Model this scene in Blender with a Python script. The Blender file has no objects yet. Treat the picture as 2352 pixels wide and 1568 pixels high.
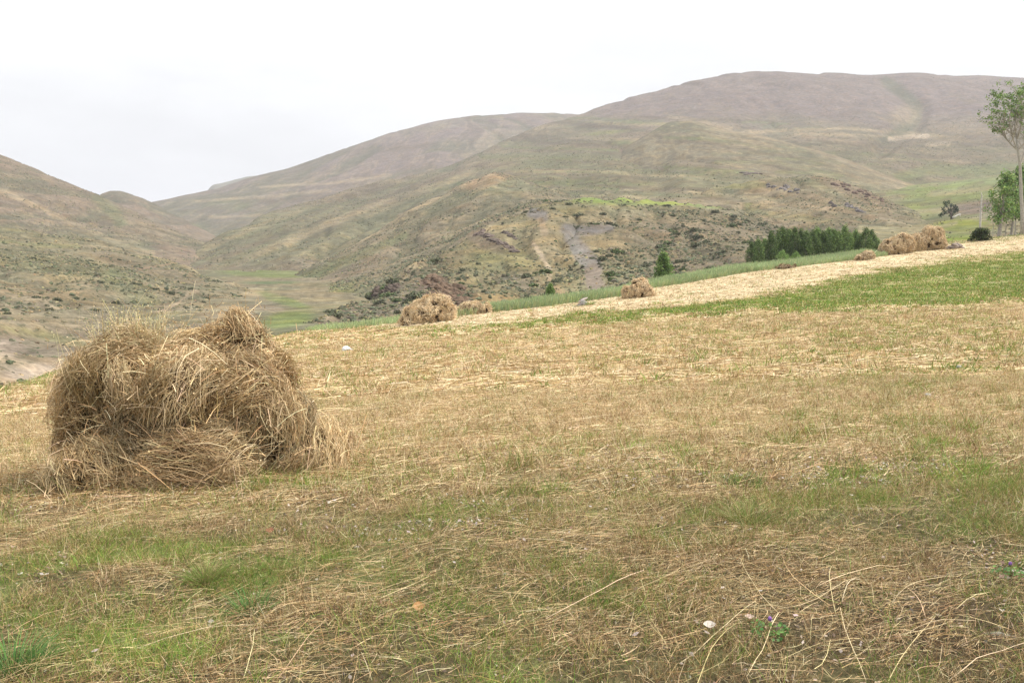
import bpy, math, random
import numpy as np
from mathutils import Vector

# ------------------------------------------------------------------ camera, world, sun
S = bpy.context.scene
COL = S.collection
RES_U = 2352.0
F = 2037.0            # focal length in the unit of the layout (frame 2352 wide)
HOR = 620.0           # eye level in the same unit
PITCH = math.atan((784 - HOR) / F)
cam_d = bpy.data.cameras.new("camera")
cam = bpy.data.objects.new("camera", cam_d)
COL.objects.link(cam)
cam_d.sensor_width = 36.0
cam_d.lens = 36.0 * F / RES_U
cam_d.clip_start = 0.05
cam_d.clip_end = 30000
cam.location = (0, 0, 0)
cam.rotation_euler = (math.pi / 2 - PITCH, 0, 0)
S.camera = cam
S.render.resolution_x, S.render.resolution_y = 1024, 682

SUN_AZ = math.radians(88)     # clockwise from +Y (ahead) towards +X
SUN_EL = math.radians(57)
world = bpy.data.worlds.new("World")
S.world = world
world.use_nodes = True
wn, wl = world.node_tree.nodes, world.node_tree.links
wn.clear()
w_out = wn.new("ShaderNodeOutputWorld")
w_bg = wn.new("ShaderNodeBackground")
w_bg.inputs["Strength"].default_value = 0.1
sky = wn.new("ShaderNodeTexSky")
sky.sky_type = 'NISHITA'
sky.sun_disc = False
sky.sun_elevation = SUN_EL
sky.sun_rotation = SUN_AZ
sky.dust_density = 3.0
tc = wn.new("ShaderNodeTexCoord")
sep = wn.new("ShaderNodeSeparateXYZ")
wl.new(tc.outputs["Generated"], sep.inputs[0])
ramp = wn.new("ShaderNodeMapRange")          # overcast: the zenith is brighter than the horizon
ramp.inputs["From Min"].default_value = 0.12
ramp.inputs["From Max"].default_value = 1.0
ramp.inputs["To Min"].default_value = 8.2
ramp.inputs["To Max"].default_value = 16.5
wl.new(sep.outputs["Z"], ramp.inputs["Value"])
mp = wn.new("ShaderNodeMapping")
mp.inputs["Scale"].default_value = (1.0, 1.0, 3.2)
wl.new(tc.outputs["Generated"], mp.inputs["Vector"])
cn = wn.new("ShaderNodeTexNoise")
cn.inputs["Scale"].default_value = 3.0
cn.inputs["Detail"].default_value = 6.0
cn.inputs["Roughness"].default_value = 0.55
wl.new(mp.outputs[0], cn.inputs["Vector"])
cr = wn.new("ShaderNodeMapRange")
cr.inputs["From Min"].default_value = 0.35
cr.inputs["From Max"].default_value = 0.65
cr.inputs["To Min"].default_value = 0.93
cr.inputs["To Max"].default_value = 1.09
wl.new(cn.outputs["Fac"], cr.inputs["Value"])
mul = wn.new("ShaderNodeMath"); mul.operation = 'MULTIPLY'
wl.new(ramp.outputs[0], mul.inputs[0]); wl.new(cr.outputs[0], mul.inputs[1])
cloud = wn.new("ShaderNodeVectorMath"); cloud.operation = 'SCALE'
cloud.inputs[0].default_value = (0.99, 0.997, 1.005)
wl.new(mul.outputs[0], cloud.inputs["Scale"])
mixs = wn.new("ShaderNodeMix"); mixs.data_type = 'RGBA'
mixs.inputs["Factor"].default_value = 0.94
wl.new(sky.outputs[0], mixs.inputs["A"]); wl.new(cloud.outputs[0], mixs.inputs["B"])
wl.new(mixs.outputs["Result"], w_bg.inputs["Color"])
wl.new(w_bg.outputs[0], w_out.inputs[0])

sun_d = bpy.data.lights.new("sun", 'SUN')
sun_d.energy = 4.4
sun_d.angle = math.radians(9)
sun_d.color = (1.0, 0.95, 0.87)
sun = bpy.data.objects.new("sun", sun_d)
COL.objects.link(sun)
sdir = Vector((math.sin(SUN_AZ) * math.cos(SUN_EL), math.cos(SUN_AZ) * math.cos(SUN_EL), math.sin(SUN_EL)))
sun.rotation_euler = sdir.to_track_quat('Z', 'Y').to_euler()
S.view_settings.view_transform = 'Standard'
S.view_settings.look = 'None'
S.view_settings.exposure = 0.28
S.view_settings.gamma = 1.0
S.cycles.max_bounces = 6
S.cycles.diffuse_bounces = 3
S.cycles.transparent_max_bounces = 4
S.cycles.volume_bounces = 0

# ------------------------------------------------------------------ small maths
rng = np.random.default_rng(7)
CP, SP = math.cos(PITCH), math.sin(PITCH)

def ray(u, v):
    """directions of layout points, scaled so that y = 1"""
    xc = (np.asarray(u, float) - 1176) / F
    yc = -(np.asarray(v, float) - 784) / F
    dy = CP + yc * SP
    return xc / dy, (-SP + yc * CP) / dy

def proj(x, y, z):
    zc = y * CP - z * SP
    yc = y * SP + z * CP
    zc = np.maximum(zc, 1e-3)
    return 1176 + F * x / zc, 784 - F * yc / zc

def _h(ix, iy, seed):
    n = (ix.astype(np.int64) * 374761393 + iy.astype(np.int64) * 668265263 + seed * 1442695041) & 0xFFFFFFFF
    n = ((n ^ (n >> 13)) * 1274126177) & 0xFFFFFFFF
    n = n ^ (n >> 16)
    return (n & 0xFFFFFF) / float(0xFFFFFF)

def vnoise(x, y, seed=0):
    ix, iy = np.floor(x), np.floor(y)
    fx, fy = x - ix, y - iy
    fx = fx * fx * fx * (fx * (fx * 6 - 15) + 10)
    fy = fy * fy * fy * (fy * (fy * 6 - 15) + 10)
    a, b = _h(ix, iy, seed), _h(ix + 1, iy, seed)
    c, d = _h(ix, iy + 1, seed), _h(ix + 1, iy + 1, seed)
    return (a + (b - a) * fx) * (1 - fy) + (c + (d - c) * fx) * fy

def fbm(x, y, seed=0, octv=4, gain=0.5):
    s = np.zeros(np.broadcast(x, y).shape); a = 1.0; t = 0
    c, q = 0.8, 0.6
    for i in range(octv):
        s = s + a * vnoise(x, y, seed + i * 17); t += a; a *= gain
        x, y = (c * x - q * y) * 2.03 + 11.3, (q * x + c * y) * 2.03 + 5.7
    return s / t

def sstep(a, b, x):
    t = np.clip((x - a) / (b - a), 0, 1)
    return t * t * (3 - 2 * t)

def gsmooth(a, sig):
    r = max(1, int(3 * sig)); k = np.exp(-0.5 * (np.arange(-r, r + 1) / sig) ** 2); k /= k.sum()
    return np.convolve(np.concatenate([np.full(r, a[0]), a, np.full(r, a[-1])]), k, 'valid')

def unit(a):
    return a / np.maximum(np.linalg.norm(a, axis=-1, keepdims=True), 1e-9)

# ------------------------------------------------------------------ mesh helpers
class Soup:
    """collects vertices, quads and colours, then links them as ONE mesh object"""
    def __init__(s): s.v, s.f, s.c, s.m, s.n = [], [], [], [], 0
    def add(s, v, f, c, mat=0):
        v = np.asarray(v, np.float32).reshape(-1, 3)
        c = np.asarray(c, np.float32)
        if c.ndim == 1: c = np.broadcast_to(c, (len(v), len(c)))
        if c.shape[1] == 3: c = np.concatenate([c, np.ones((len(c), 1), np.float32)], 1)
        f = np.asarray(f, np.int64)
        s.v.append(v); s.f.append(f + s.n); s.c.append(c); s.m.append(np.full(len(f), mat, np.int32)); s.n += len(v)
    def mesh(s, name, mats, smooth=True):
        V = np.concatenate(s.v); Fq = np.concatenate(s.f); C = np.concatenate(s.c); M = np.concatenate(s.m)
        me = bpy.data.meshes.new(name)
        me.vertices.add(len(V)); me.vertices.foreach_set("co", V.ravel())
        me.loops.add(Fq.size); me.loops.foreach_set("vertex_index", Fq.astype(np.int32).ravel())
        me.polygons.add(len(Fq)); me.polygons.foreach_set("loop_start", (np.arange(len(Fq)) * 4).astype(np.int32))
        for m in mats: me.materials.append(m)
        me.polygons.foreach_set("material_index", M)
        me.polygons.foreach_set("use_smooth", np.full(len(Fq), smooth, bool))
        me.update(calc_edges=True)
        at = me.attributes.new("Col", 'FLOAT_COLOR', 'POINT')
        at.data.foreach_set("color", C.astype(np.float32).ravel())
        return me
    def build(s, name, mats, parent=None, loc=None, smooth=True):
        o = bpy.data.objects.new(name, s.mesh(name, mats, smooth))
        COL.objects.link(o)
        if parent is not None: o.parent = parent
        if loc is not None: o.location = loc
        return o

def ribbons(sp, P, D, L, Wd, C, bend=None, side=None, nseg=2, taper=0.6, mat=0, kink=None):
    n = len(P)
    if n == 0: return
    L = np.broadcast_to(np.asarray(L, float), (n,)); Wd = np.broadcast_to(np.asarray(Wd, float), (n,))
    D = unit(D)
    if side is None:
        side = np.cross(D, rng.normal(size=(n, 3)))
    side = unit(side)
    t = np.linspace(0, 1, nseg + 1)
    pts = P[:, None] + D[:, None] * (L[:, None] * t)[..., None]
    if bend is not None: pts = pts + bend[:, None] * (t * t)[None, :, None]
    if kink is not None: pts = pts + kink[:, None] * np.sin(t * math.pi)[None, :, None]
    w = (0.5 * Wd[:, None] * (1 - taper * t))[..., None] * side[:, None]
    V = np.stack([pts - w, pts + w], 2).reshape(n, -1, 3)
    k = (nseg + 1) * 2
    base = (np.arange(nseg) * 2)[:, None] + np.array([0, 1, 3, 2])
    Fq = (np.arange(n) * k)[:, None, None] + base[None]
    C = np.asarray(C, float)
    if C.ndim == 1: C = np.broadcast_to(C, (n, 3))
    sp.add(V.reshape(-1, 3), Fq.reshape(-1, 4), np.repeat(C, k, 0), mat)

def cards(sp, P, N, size, C, mat=0, aspect=1.0):
    n = len(P)
    N = unit(N); a = unit(np.cross(N, rng.normal(size=(n, 3)))); b = np.cross(N, a)
    sz = np.broadcast_to(np.asarray(size, float), (n,))[:, None] * 0.5
    # a leaf shape: pointed quad
    V = np.stack([P - a * sz, P - b * sz * 0.62 * aspect, P + a * sz, P + b * sz * 0.62 * aspect], 1)
    sp.add(V.reshape(-1, 3), np.arange(n * 4).reshape(-1, 4), np.repeat(C, 4, 0), mat)

def tube(sp, pts, rad, col, ns=8, mat=0, rough=0.0, cap=True):
    pts = np.asarray(pts, float); n = len(pts); rad = np.broadcast_to(np.asarray(rad, float), (n,))
    T = unit(np.gradient(pts, axis=0))
    ref = np.array([0.31, 0.95, 0.02]) if abs(T[0, 2]) > 0.6 else np.array([0.0, 0.05, 1.0])
    a = unit(np.cross(T, ref)); b = np.cross(T, a)
    an = np.linspace(0, 2 * math.pi, ns, endpoint=False)
    r = rad[:, None] * (1 + rough * rng.normal(size=(n, ns)))
    V = pts[:, None] + a[:, None] * (np.cos(an) * r)[..., None] + b[:, None] * (np.sin(an) * r)[..., None]
    i, j = np.meshgrid(np.arange(n - 1), np.arange(ns), indexing='ij'); j2 = (j + 1) % ns
    Fq = np.stack([i * ns + j, i * ns + j2, (i + 1) * ns + j2, (i + 1) * ns + j], -1).reshape(-1, 4)
    V = V.reshape(-1, 3)
    if cap:
        k = len(V); V = np.concatenate([V, pts[:1], pts[-1:]])
        e = []
        for q in range(0, ns, 2):
            e.append([k, (q + 2) % ns, q + 1, q])
            o = (n - 1) * ns; e.append([k + 1, o + q, o + q + 1, o + (q + 2) % ns])
        Fq = np.concatenate([Fq, np.array(e)])
    sp.add(V, Fq, col, mat)

def blob(sp, c, r, col, nu=14, nv=9, amp=0.25, freq=1.6, seed=0, mat=0, flat=0.0):
    """an irregular lump (rock, core of a hay pile)"""
    th = np.linspace(0, 2 * math.pi, nu, endpoint=False); ph = np.linspace(-math.pi / 2, math.pi / 2, nv)
    TH, PH = np.meshgrid(th, ph)
    d = np.stack([np.cos(PH) * np.cos(TH), np.cos(PH) * np.sin(TH), np.sin(PH)], -1)
    q = fbm(d[..., 0] * freq + d[..., 2] * 1.3 * freq + 9, d[..., 1] * freq - d[..., 2] * 0.9 * freq + 4, seed, 3)
    if flat > 0: q = np.round(q * 5) / 5 * flat + q * (1 - flat)
    V = np.asarray(c) + d * np.asarray(r) * (1 + amp * 2 * (q - 0.5))[..., None]
    i, j = np.meshgrid(np.arange(nv - 1), np.arange(nu), indexing='ij'); j2 = (j + 1) % nu
    Fq = np.stack([i * nu + j, i * nu + j2, (i + 1) * nu + j2, (i + 1) * nu + j], -1).reshape(-1, 4)
    sp.add(V.reshape(-1, 3), Fq, col, mat)

def tag(o, label=None, cat=None, group=None, kind=None):
    if label: o["label"] = label
    if cat: o["category"] = cat
    if group: o["group"] = group
    if kind: o["kind"] = kind
    return o

def empty(name, loc, label, cat, group=None):
    o = bpy.data.objects.new(name, None); COL.objects.link(o); o.location = loc
    o.empty_display_size = 0.2
    return tag(o, label, cat, group)

# ------------------------------------------------------------------ materials
def mat_col(name, rough=0.9, spec=0.15, noise=0.0, nscale=8.0, bump=0.0, trans=0.0, bdist=0.02):
    m = bpy.data.materials.new(name); m.use_nodes = True
    nt = m.node_tree; n, l = nt.nodes, nt.links
    bs = n["Principled BSDF"]
    bs.inputs["Roughness"].default_value = rough
    bs.inputs["Specular IOR Level"].default_value = spec
    at = n.new("ShaderNodeAttribute"); at.attribute_name = "Col"
    src = at.outputs["Color"]
    if noise or bump:
        co = n.new("ShaderNodeTexCoord")
        nz = n.new("ShaderNodeTexNoise"); nz.inputs["Scale"].default_value = nscale; nz.inputs["Detail"].default_value = 6
        l.new(co.outputs["Object"], nz.inputs["Vector"])
        if noise:
            mr = n.new("ShaderNodeMapRange")
            mr.inputs["From Min"].default_value = 0.25; mr.inputs["From Max"].default_value = 0.75
            mr.inputs["To Min"].default_value = 1 - noise; mr.inputs["To Max"].default_value = 1 + noise
            l.new(nz.outputs["Fac"], mr.inputs["Value"])
            vm = n.new("ShaderNodeVectorMath"); vm.operation = 'SCALE'
            l.new(src, vm.inputs[0]); l.new(mr.outputs[0], vm.inputs["Scale"])
            src = vm.outputs[0]
        if bump:
            bp = n.new("ShaderNodeBump"); bp.inputs["Strength"].default_value = bump; bp.inputs["Distance"].default_value = bdist
            l.new(nz.outputs["Fac"], bp.inputs["Height"]); l.new(bp.outputs[0], bs.inputs["Normal"])
    l.new(src, bs.inputs["Base Color"])
    if trans:
        tr = n.new("ShaderNodeBsdfTranslucent"); l.new(src, tr.inputs["Color"])
        mx = n.new("ShaderNodeMixShader"); mx.inputs["Fac"].default_value = trans
        l.new(bs.outputs[0], mx.inputs[1]); l.new(tr.outputs[0], mx.inputs[2])
        l.new(mx.outputs[0], n["Material Output"].inputs[0])
    return m

def mat_hill():
    """dry steppe: vertex colour is the cover, alpha the amount of low scrub"""
    m = bpy.data.materials.new("hill_cover"); m.use_nodes = True
    nt = m.node_tree; n, l = nt.nodes, nt.links
    bs = n["Principled BSDF"]; bs.inputs["Roughness"].default_value = 0.95; bs.inputs["Specular IOR Level"].default_value = 0.05
    at = n.new("ShaderNodeAttribute"); at.attribute_name = "Col"
    co = n.new("ShaderNodeTexCoord")
    def noise(scale, det=5, rough=0.6):
        z = n.new("ShaderNodeTexNoise"); z.inputs["Scale"].default_value = scale; z.inputs["Detail"].default_value = det
        z.inputs["Roughness"].default_value = rough
        l.new(co.outputs["Object"], z.inputs["Vector"]); return z
    def rng_(src, a, b, c, d):
        r = n.new("ShaderNodeMapRange"); r.inputs["From Min"].default_value = a; r.inputs["From Max"].default_value = b
        r.inputs["To Min"].default_value = c; r.inputs["To Max"].default_value = d; l.new(src, r.inputs["Value"]); return r.outputs[0]
    def mix(fac, A, B):
        x = n.new("ShaderNodeMix"); x.data_type = 'RGBA'
        l.new(fac, x.inputs["Factor"])
        for s, v in (("A", A), ("B", B)):
            if isinstance(v, tuple): x.inputs[s].default_value = (*v, 1)
            else: l.new(v, x.inputs[s])
        return x.outputs["Result"]
    def math_(op, a, b):
        x = n.new("ShaderNodeMath"); x.operation = op
        for i, v in enumerate((a, b)):
            if isinstance(v, (int, float)): x.inputs[i].default_value = v
            else: l.new(v, x.inputs[i])
        return x.outputs[0]
    n1, n2, n3 = noise(0.05, 6), noise(0.26, 6, 0.65), noise(1.1, 3, 0.5)
    var = math_('MULTIPLY', rng_(n1.outputs["Fac"], 0.3, 0.7, 0.62, 1.00), rng_(n2.outputs["Fac"], 0.3, 0.7, 0.56, 1.40))
    vm = n.new("ShaderNodeVectorMath"); vm.operation = 'SCALE'
    l.new(at.outputs["Color"], vm.inputs[0]); l.new(var, vm.inputs["Scale"])
    n5 = noise(2.2, 4)
    vm2 = n.new("ShaderNodeVectorMath"); vm2.operation = 'SCALE'
    l.new(vm.outputs[0], vm2.inputs[0]); l.new(rng_(n5.outputs["Fac"], 0.3, 0.7, 0.72, 1.28), vm2.inputs["Scale"]); vm = vm2
    warm = n.new("ShaderNodeVectorMath"); warm.operation = 'MULTIPLY'
    l.new(vm.outputs[0], warm.inputs[0]); warm.inputs[1].default_value = (1.10, 1.0, 0.87)
    n4 = noise(0.12, 5)
    base = mix(rng_(n4.outputs["Fac"], 0.42, 0.62, 0, 1), vm.outputs[0], warm.outputs[0])
    thr = math_('SUBTRACT', 0.74, math_('MULTIPLY', at.outputs["Alpha"], 0.30))
    d = math_('SUBTRACT', n3.outputs["Fac"], thr)
    dots = rng_(d, -0.02, 0.07, 0.0, 0.8)
    base = mix(dots, base, (0.085, 0.088, 0.055))
    l.new(base, bs.inputs["Base Color"])
    h = math_('ADD', math_('MULTIPLY', n2.outputs["Fac"], 1.0), math_('MULTIPLY', dots, 0.5))
    bp = n.new("ShaderNodeBump"); bp.inputs["Strength"].default_value = 0.55; bp.inputs["Distance"].default_value = 0.8
    l.new(h, bp.inputs["Height"]); l.new(bp.outputs[0], bs.inputs["Normal"])
    return m

def mat_soil():
    m = mat_col("soil", 0.97, 0.05, 0.6, 26.0, 1.0, bdist=0.05)
    return m

M_HILL = mat_hill()
M_SOIL = mat_soil()
M_STRAW = mat_col("straw", 0.62, 0.25, trans=0.04)
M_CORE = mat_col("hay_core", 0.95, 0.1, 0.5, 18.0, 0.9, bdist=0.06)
M_GRASS = mat_col("grass_blade", 0.6, 0.2, trans=0.22)
M_LEAF = mat_col("tree_leaf", 0.7, 0.12, trans=0.25)
M_BARK = mat_col("bark", 0.9, 0.15, 0.35, 9.0, 0.6)
M_ROCK = mat_col("rock", 0.9, 0.2, 0.45, 1.6, 0.9, bdist=0.25)
M_FLAKE = mat_col("dry_leaf", 0.7, 0.25)
M_SHRUB = mat_col("shrub_leaf", 0.85, 0.12, trans=0.1)

# ------------------------------------------------------------------ the field (ground sheet)
_pts = [(1176,1568,3.05),(100,1568,3.1),(2300,1568,3.0),(450,1130,7.0),(1176,1110,6.6),(2300,1090,6.3),(1176,850,16),(2300,800,17),(930,744,46),(1130,718,50),(640,765,52),(0,890,25),(1465,688,56),(1500,662,66),(1338,703,54),(1700,628,72),(1990,597,74),(2100,578,76),(2352,553,80),(2352,690,32),(1300,740,34)]
_a = np.array(_pts, float)
_dx, _dz = ray(_a[:, 0], _a[:, 1]); _x, _y, _z = _dx * _a[:, 2], _a[:, 2], _dz * _a[:, 2]
def _terms(x, y): return np.stack([np.ones_like(x), x, y, x * x, x * y, y * y, x * x * y], -1)
_w = (100 / _y)[:, None]
_k = np.linalg.lstsq(_terms(_x, _y) * _w, _z * _w[:, 0], rcond=None)[0]

def field_z(x, y):
    x = np.asarray(x, float); y = np.asarray(y, float)
    return _terms(np.clip(x, -20, 62), np.clip(y, -4, 100)) @ _k

def cast(u, v):
    """layout point -> point on the field surface"""
    dx, dz = ray(u, v); lo, hi = 1.5, 140.0
    ys = np.linspace(lo, hi, 4000); g = dz * ys - field_z(dx * ys, ys)
    i = np.argmax(g < 0) if (g < 0).any() else len(ys) - 1
    y = ys[max(i - 1, 0)]
    return np.array([dx * y, y, float(field_z(dx * y, y))])

_le = [cast(u, v) for u, v in ((-420, 985), (-150, 920), (0, 894), (90, 872), (150, 850))]
LX = np.array([p[0] for p in _le]); LY = np.array([p[1] for p in _le])
def left_edge(y):
    return np.interp(y, np.concatenate([[-10], LY[:], [60, 90]]), np.concatenate([[LX[0] - 9], LX, [-15.5, -15.5]]))
_fe = [cast(u, v) for u, v in ((640, 766), (780, 757), (930, 742), (1130, 717), (1300, 699), (1450, 678), (1500, 663), (1700, 628), (1960, 598), (2040, 588))]
WX = np.array([p[0] for p in _fe]); WY = np.array([p[1] for p in _fe])
def wheat_front(x): return np.interp(x, WX, WY)
def far_edge(x):
    return np.where(x < 32, wheat_front(x) + 5, np.interp(x, [32, 40, 50, 90], [wheat_front(32.0) + 5, 84, 86, 90]))

def edge_d(x, y): return np.maximum(left_edge(y) - x, y - far_edge(x))

def ground_z(x, y):
    x = np.asarray(x, float); y = np.asarray(y, float)
    z = field_z(x, y)
    near = np.exp(-np.maximum(y, 0) / 30)
    z = z + ((fbm(x * 0.9, y * 0.9, 3, 4) - 0.5) * 0.10 + (fbm(x * 3.1, y * 3.1, 9, 3) - 0.5) * 0.075) * near + (fbm(x * 0.13, y * 0.13, 5, 3) - 0.5) * 0.14 * (1 - near) * sstep(8, 40, y)
    d = np.maximum(edge_d(x, y), 0)
    zz = z - 14 * (1 - np.exp(-(d / 13.0) ** 1.25))
    far = sstep(25, 80, d)
    return zz * (1 - far) + (-16.0) * far

FLOOR_RANGE = 4200.0

# what covers the field: green share, straw share, brightness -- patches in plan, found from where they lie
STRIP_TOP = [(900, 756), (1050, 752), (1200, 738), (1300, 722), (1450, 714), (1600, 694), (1750, 675), (1900, 648), (2050, 617), (2200, 598), (2400, 576), (2800, 530)]
STRIP_BOT = [(900, 757), (1050, 760), (1200, 754), (1300, 743), (1450, 736), (1600, 722), (1750, 716), (1900, 716), (2100, 705), (2200, 700), (2400, 694), (2800, 690)]
def cover(x, y):
    z = field_z(x, y); u, v = proj(x, y, z)
    t = np.interp(u, *zip(*STRIP_TOP)); b = np.interp(u, *zip(*STRIP_BOT))
    wob = (fbm(x * 0.5, y * 0.3, 21, 5, 0.6) - 0.5)
    v2 = v + wob * 34
    strip = sstep(-9, 14, v2 - t) * sstep(-9, 16, b - v2)
    patch = fbm(x * 2.3, y * 1.8, 31, 4)
    beyond = sstep(0, 6, t - v2)
    near = sstep(940, 1260, v + (u - 1176) * 0.04)
    g = 0.08 + 0.10 * sstep(0.5, 0.66, patch)
    g = g + sstep(1400, 2200, u) * sstep(700, 760, v) * (1 - near) * 0.16
    bl = np.zeros_like(u)
    for cu, cv, ru, rv, a in ((380, 1300, 480, 75, 0.8), (160, 1420, 420, 70, 0.7), (900, 1270, 380, 60, 0.42), (760, 1110, 260, 40, 0.5), (1450, 1130, 380, 70, 0.45), (1850, 1130, 420, 90, 0.75), (2250, 1150, 300, 110, 0.7), (1150, 1350, 320, 60, 0.45), (420, 1480, 420, 50, 0.6), (1480, 1500, 200, 50, 0.35), (1430, 1040, 220, 30, 0.45), (2000, 1000, 400, 40, 0.4)):
        bl = np.maximum(bl, a * (1 - sstep(0.25, 1.25, np.hypot((u - cu) / ru, (v - cv) / rv) + wob * 1.6)))
    g = g * (1 - near) + near * np.clip(0.22 + bl * (0.30 + 0.80 * sstep(0.38, 0.66, patch)) + 0.34 * sstep(0.54, 0.64, patch), 0, 0.95)
    g = g * (1 - 0.6 * near * (1 - sstep(0.5, 1.3, np.hypot((u - 1950) / 480, (v - 1430) / 170))))
    g = np.maximum(g, bl * 0.5 * sstep(0.42, 0.6, patch) * (1 - strip))
    g = g * (1 - beyond) + 0.04 * beyond
    g = g * (1 - strip) + strip * (0.98 - 0.30 * sstep(0.45, 0.65, fbm(x * 0.3, y * 0.2, 41, 3)) * sstep(1750, 2200, u) )
    fr = np.maximum(sstep(1.6, 0.0, x - left_edge(y)) , 0)          # rough green fringe along the brow
    g = np.maximum(g, fr * 0.6)
    g = np.maximum(g, 0.75 * sstep(5.5, 1.0, far_edge(x) - y) * (x > 31) * (0.4 + 0.6 * (wob > 0)))
    return np.clip(g, 0, 1), strip, beyond, near

def make_ground():
    def axis(lo, hi, fine, step, far, grow):
        a = list(np.arange(lo, hi + 1e-6, step))
        s = step; p = hi; up = []
        while p < far: s *= grow; p += s; up.append(p)
        s = step; p = lo; dn = []
        while p > -far: s *= grow; p -= s; dn.append(p)
        return np.array(dn[::-1] + a + up)
    X = axis(-16, 16, 0, 0.10, FLOOR_RANGE, 1.07); Y = axis(1, 18, 0, 0.08, FLOOR_RANGE, 1.05)
    GX, GY = np.meshgrid(X, Y); Z = ground_z(GX, GY)
    g, strip, beyond, near = cover(GX, GY)
    soil = np.array([0.070, 0.048, 0.033]); straw = np.array([0.42, 0.315, 0.17]); green = np.array([0.16, 0.19, 0.06]); far = np.array([0.52, 0.42, 0.265])
    n1 = fbm(GX * 1.2, GY * 1.2, 61, 4)[..., None]
    c = straw * (1 - near[..., None]) + soil * near[..., None]
    c = c * (1 - beyond[..., None]) + far * beyond[..., None]
    gg = (g * 0.75)[..., None]
    c = c * (1 - gg) + green * gg
    c = c * (0.78 + 0.44 * n1)
    d = edge_d(GX, GY)[..., None]
    out = sstep(2, 7, d)
    c = c * (1 - out) + np.array([0.14, 0.16, 0.07]) * out
    ny, nx = GX.shape
    i, j = np.meshgrid(np.arange(ny - 1), np.arange(nx - 1), indexing='ij')
    Fq = np.stack([i * nx + j, i * nx + j + 1, (i + 1) * nx + j + 1, (i + 1) * nx + j], -1).reshape(-1, 4)
    sp = Soup(); sp.add(np.stack([GX, GY, Z], -1).reshape(-1, 3), Fq, c.reshape(-1, 3))
    o = sp.build("ground", [M_SOIL])
    tag(o, "sloping mown hay field of straw stubble and patchy grass", "field", kind="structure")
make_ground()

# ------------------------------------------------------------------ hills
TAN = (0.205, 0.174, 0.118); SAGE = (0.138, 0.146, 0.090); BROWN = (0.172, 0.138, 0.106); GREEN = (0.135, 0.160, 0.070)
BRIGHT = (0.17, 0.225, 0.070); PALE = (0.30, 0.25, 0.165); SCREE = (0.165, 0.150, 0.135); DARK = (0.115, 0.095, 0.07); LILAC = (0.168, 0.140, 0.128)
LAYERS = {}

def stroke(P, pts, w, soft=1.0):
    """mask near a polyline, in layout units"""
    pts = np.asarray(pts, float); best = np.full(P[0].shape, 1e9)
    for a, b in zip(pts[:-1], pts[1:]):
        d = b - a; t = np.clip(((P[0] - a[0]) * d[0] + (P[1] - a[1]) * d[1]) / max(d @ d, 1e-6), 0, 1)
        best = np.minimum(best, np.hypot(P[0] - a[0] - t * d[0], P[1] - a[1] - t * d[1]))
    return 1 - sstep(w * 0.5, w * (0.5 + soft), best)

def ell(P, cx, cy, rx, ry, rot=0.0, soft=0.7):
    c, s = math.cos(rot), math.sin(rot); x, y = P[0] - cx, P[1] - cy
    q = np.hypot((c * x + s * y) / rx, (-s * x + c * y) / ry)
    return 1 - sstep(1 - soft * 0.5, 1 + soft * 0.5, q)

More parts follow.
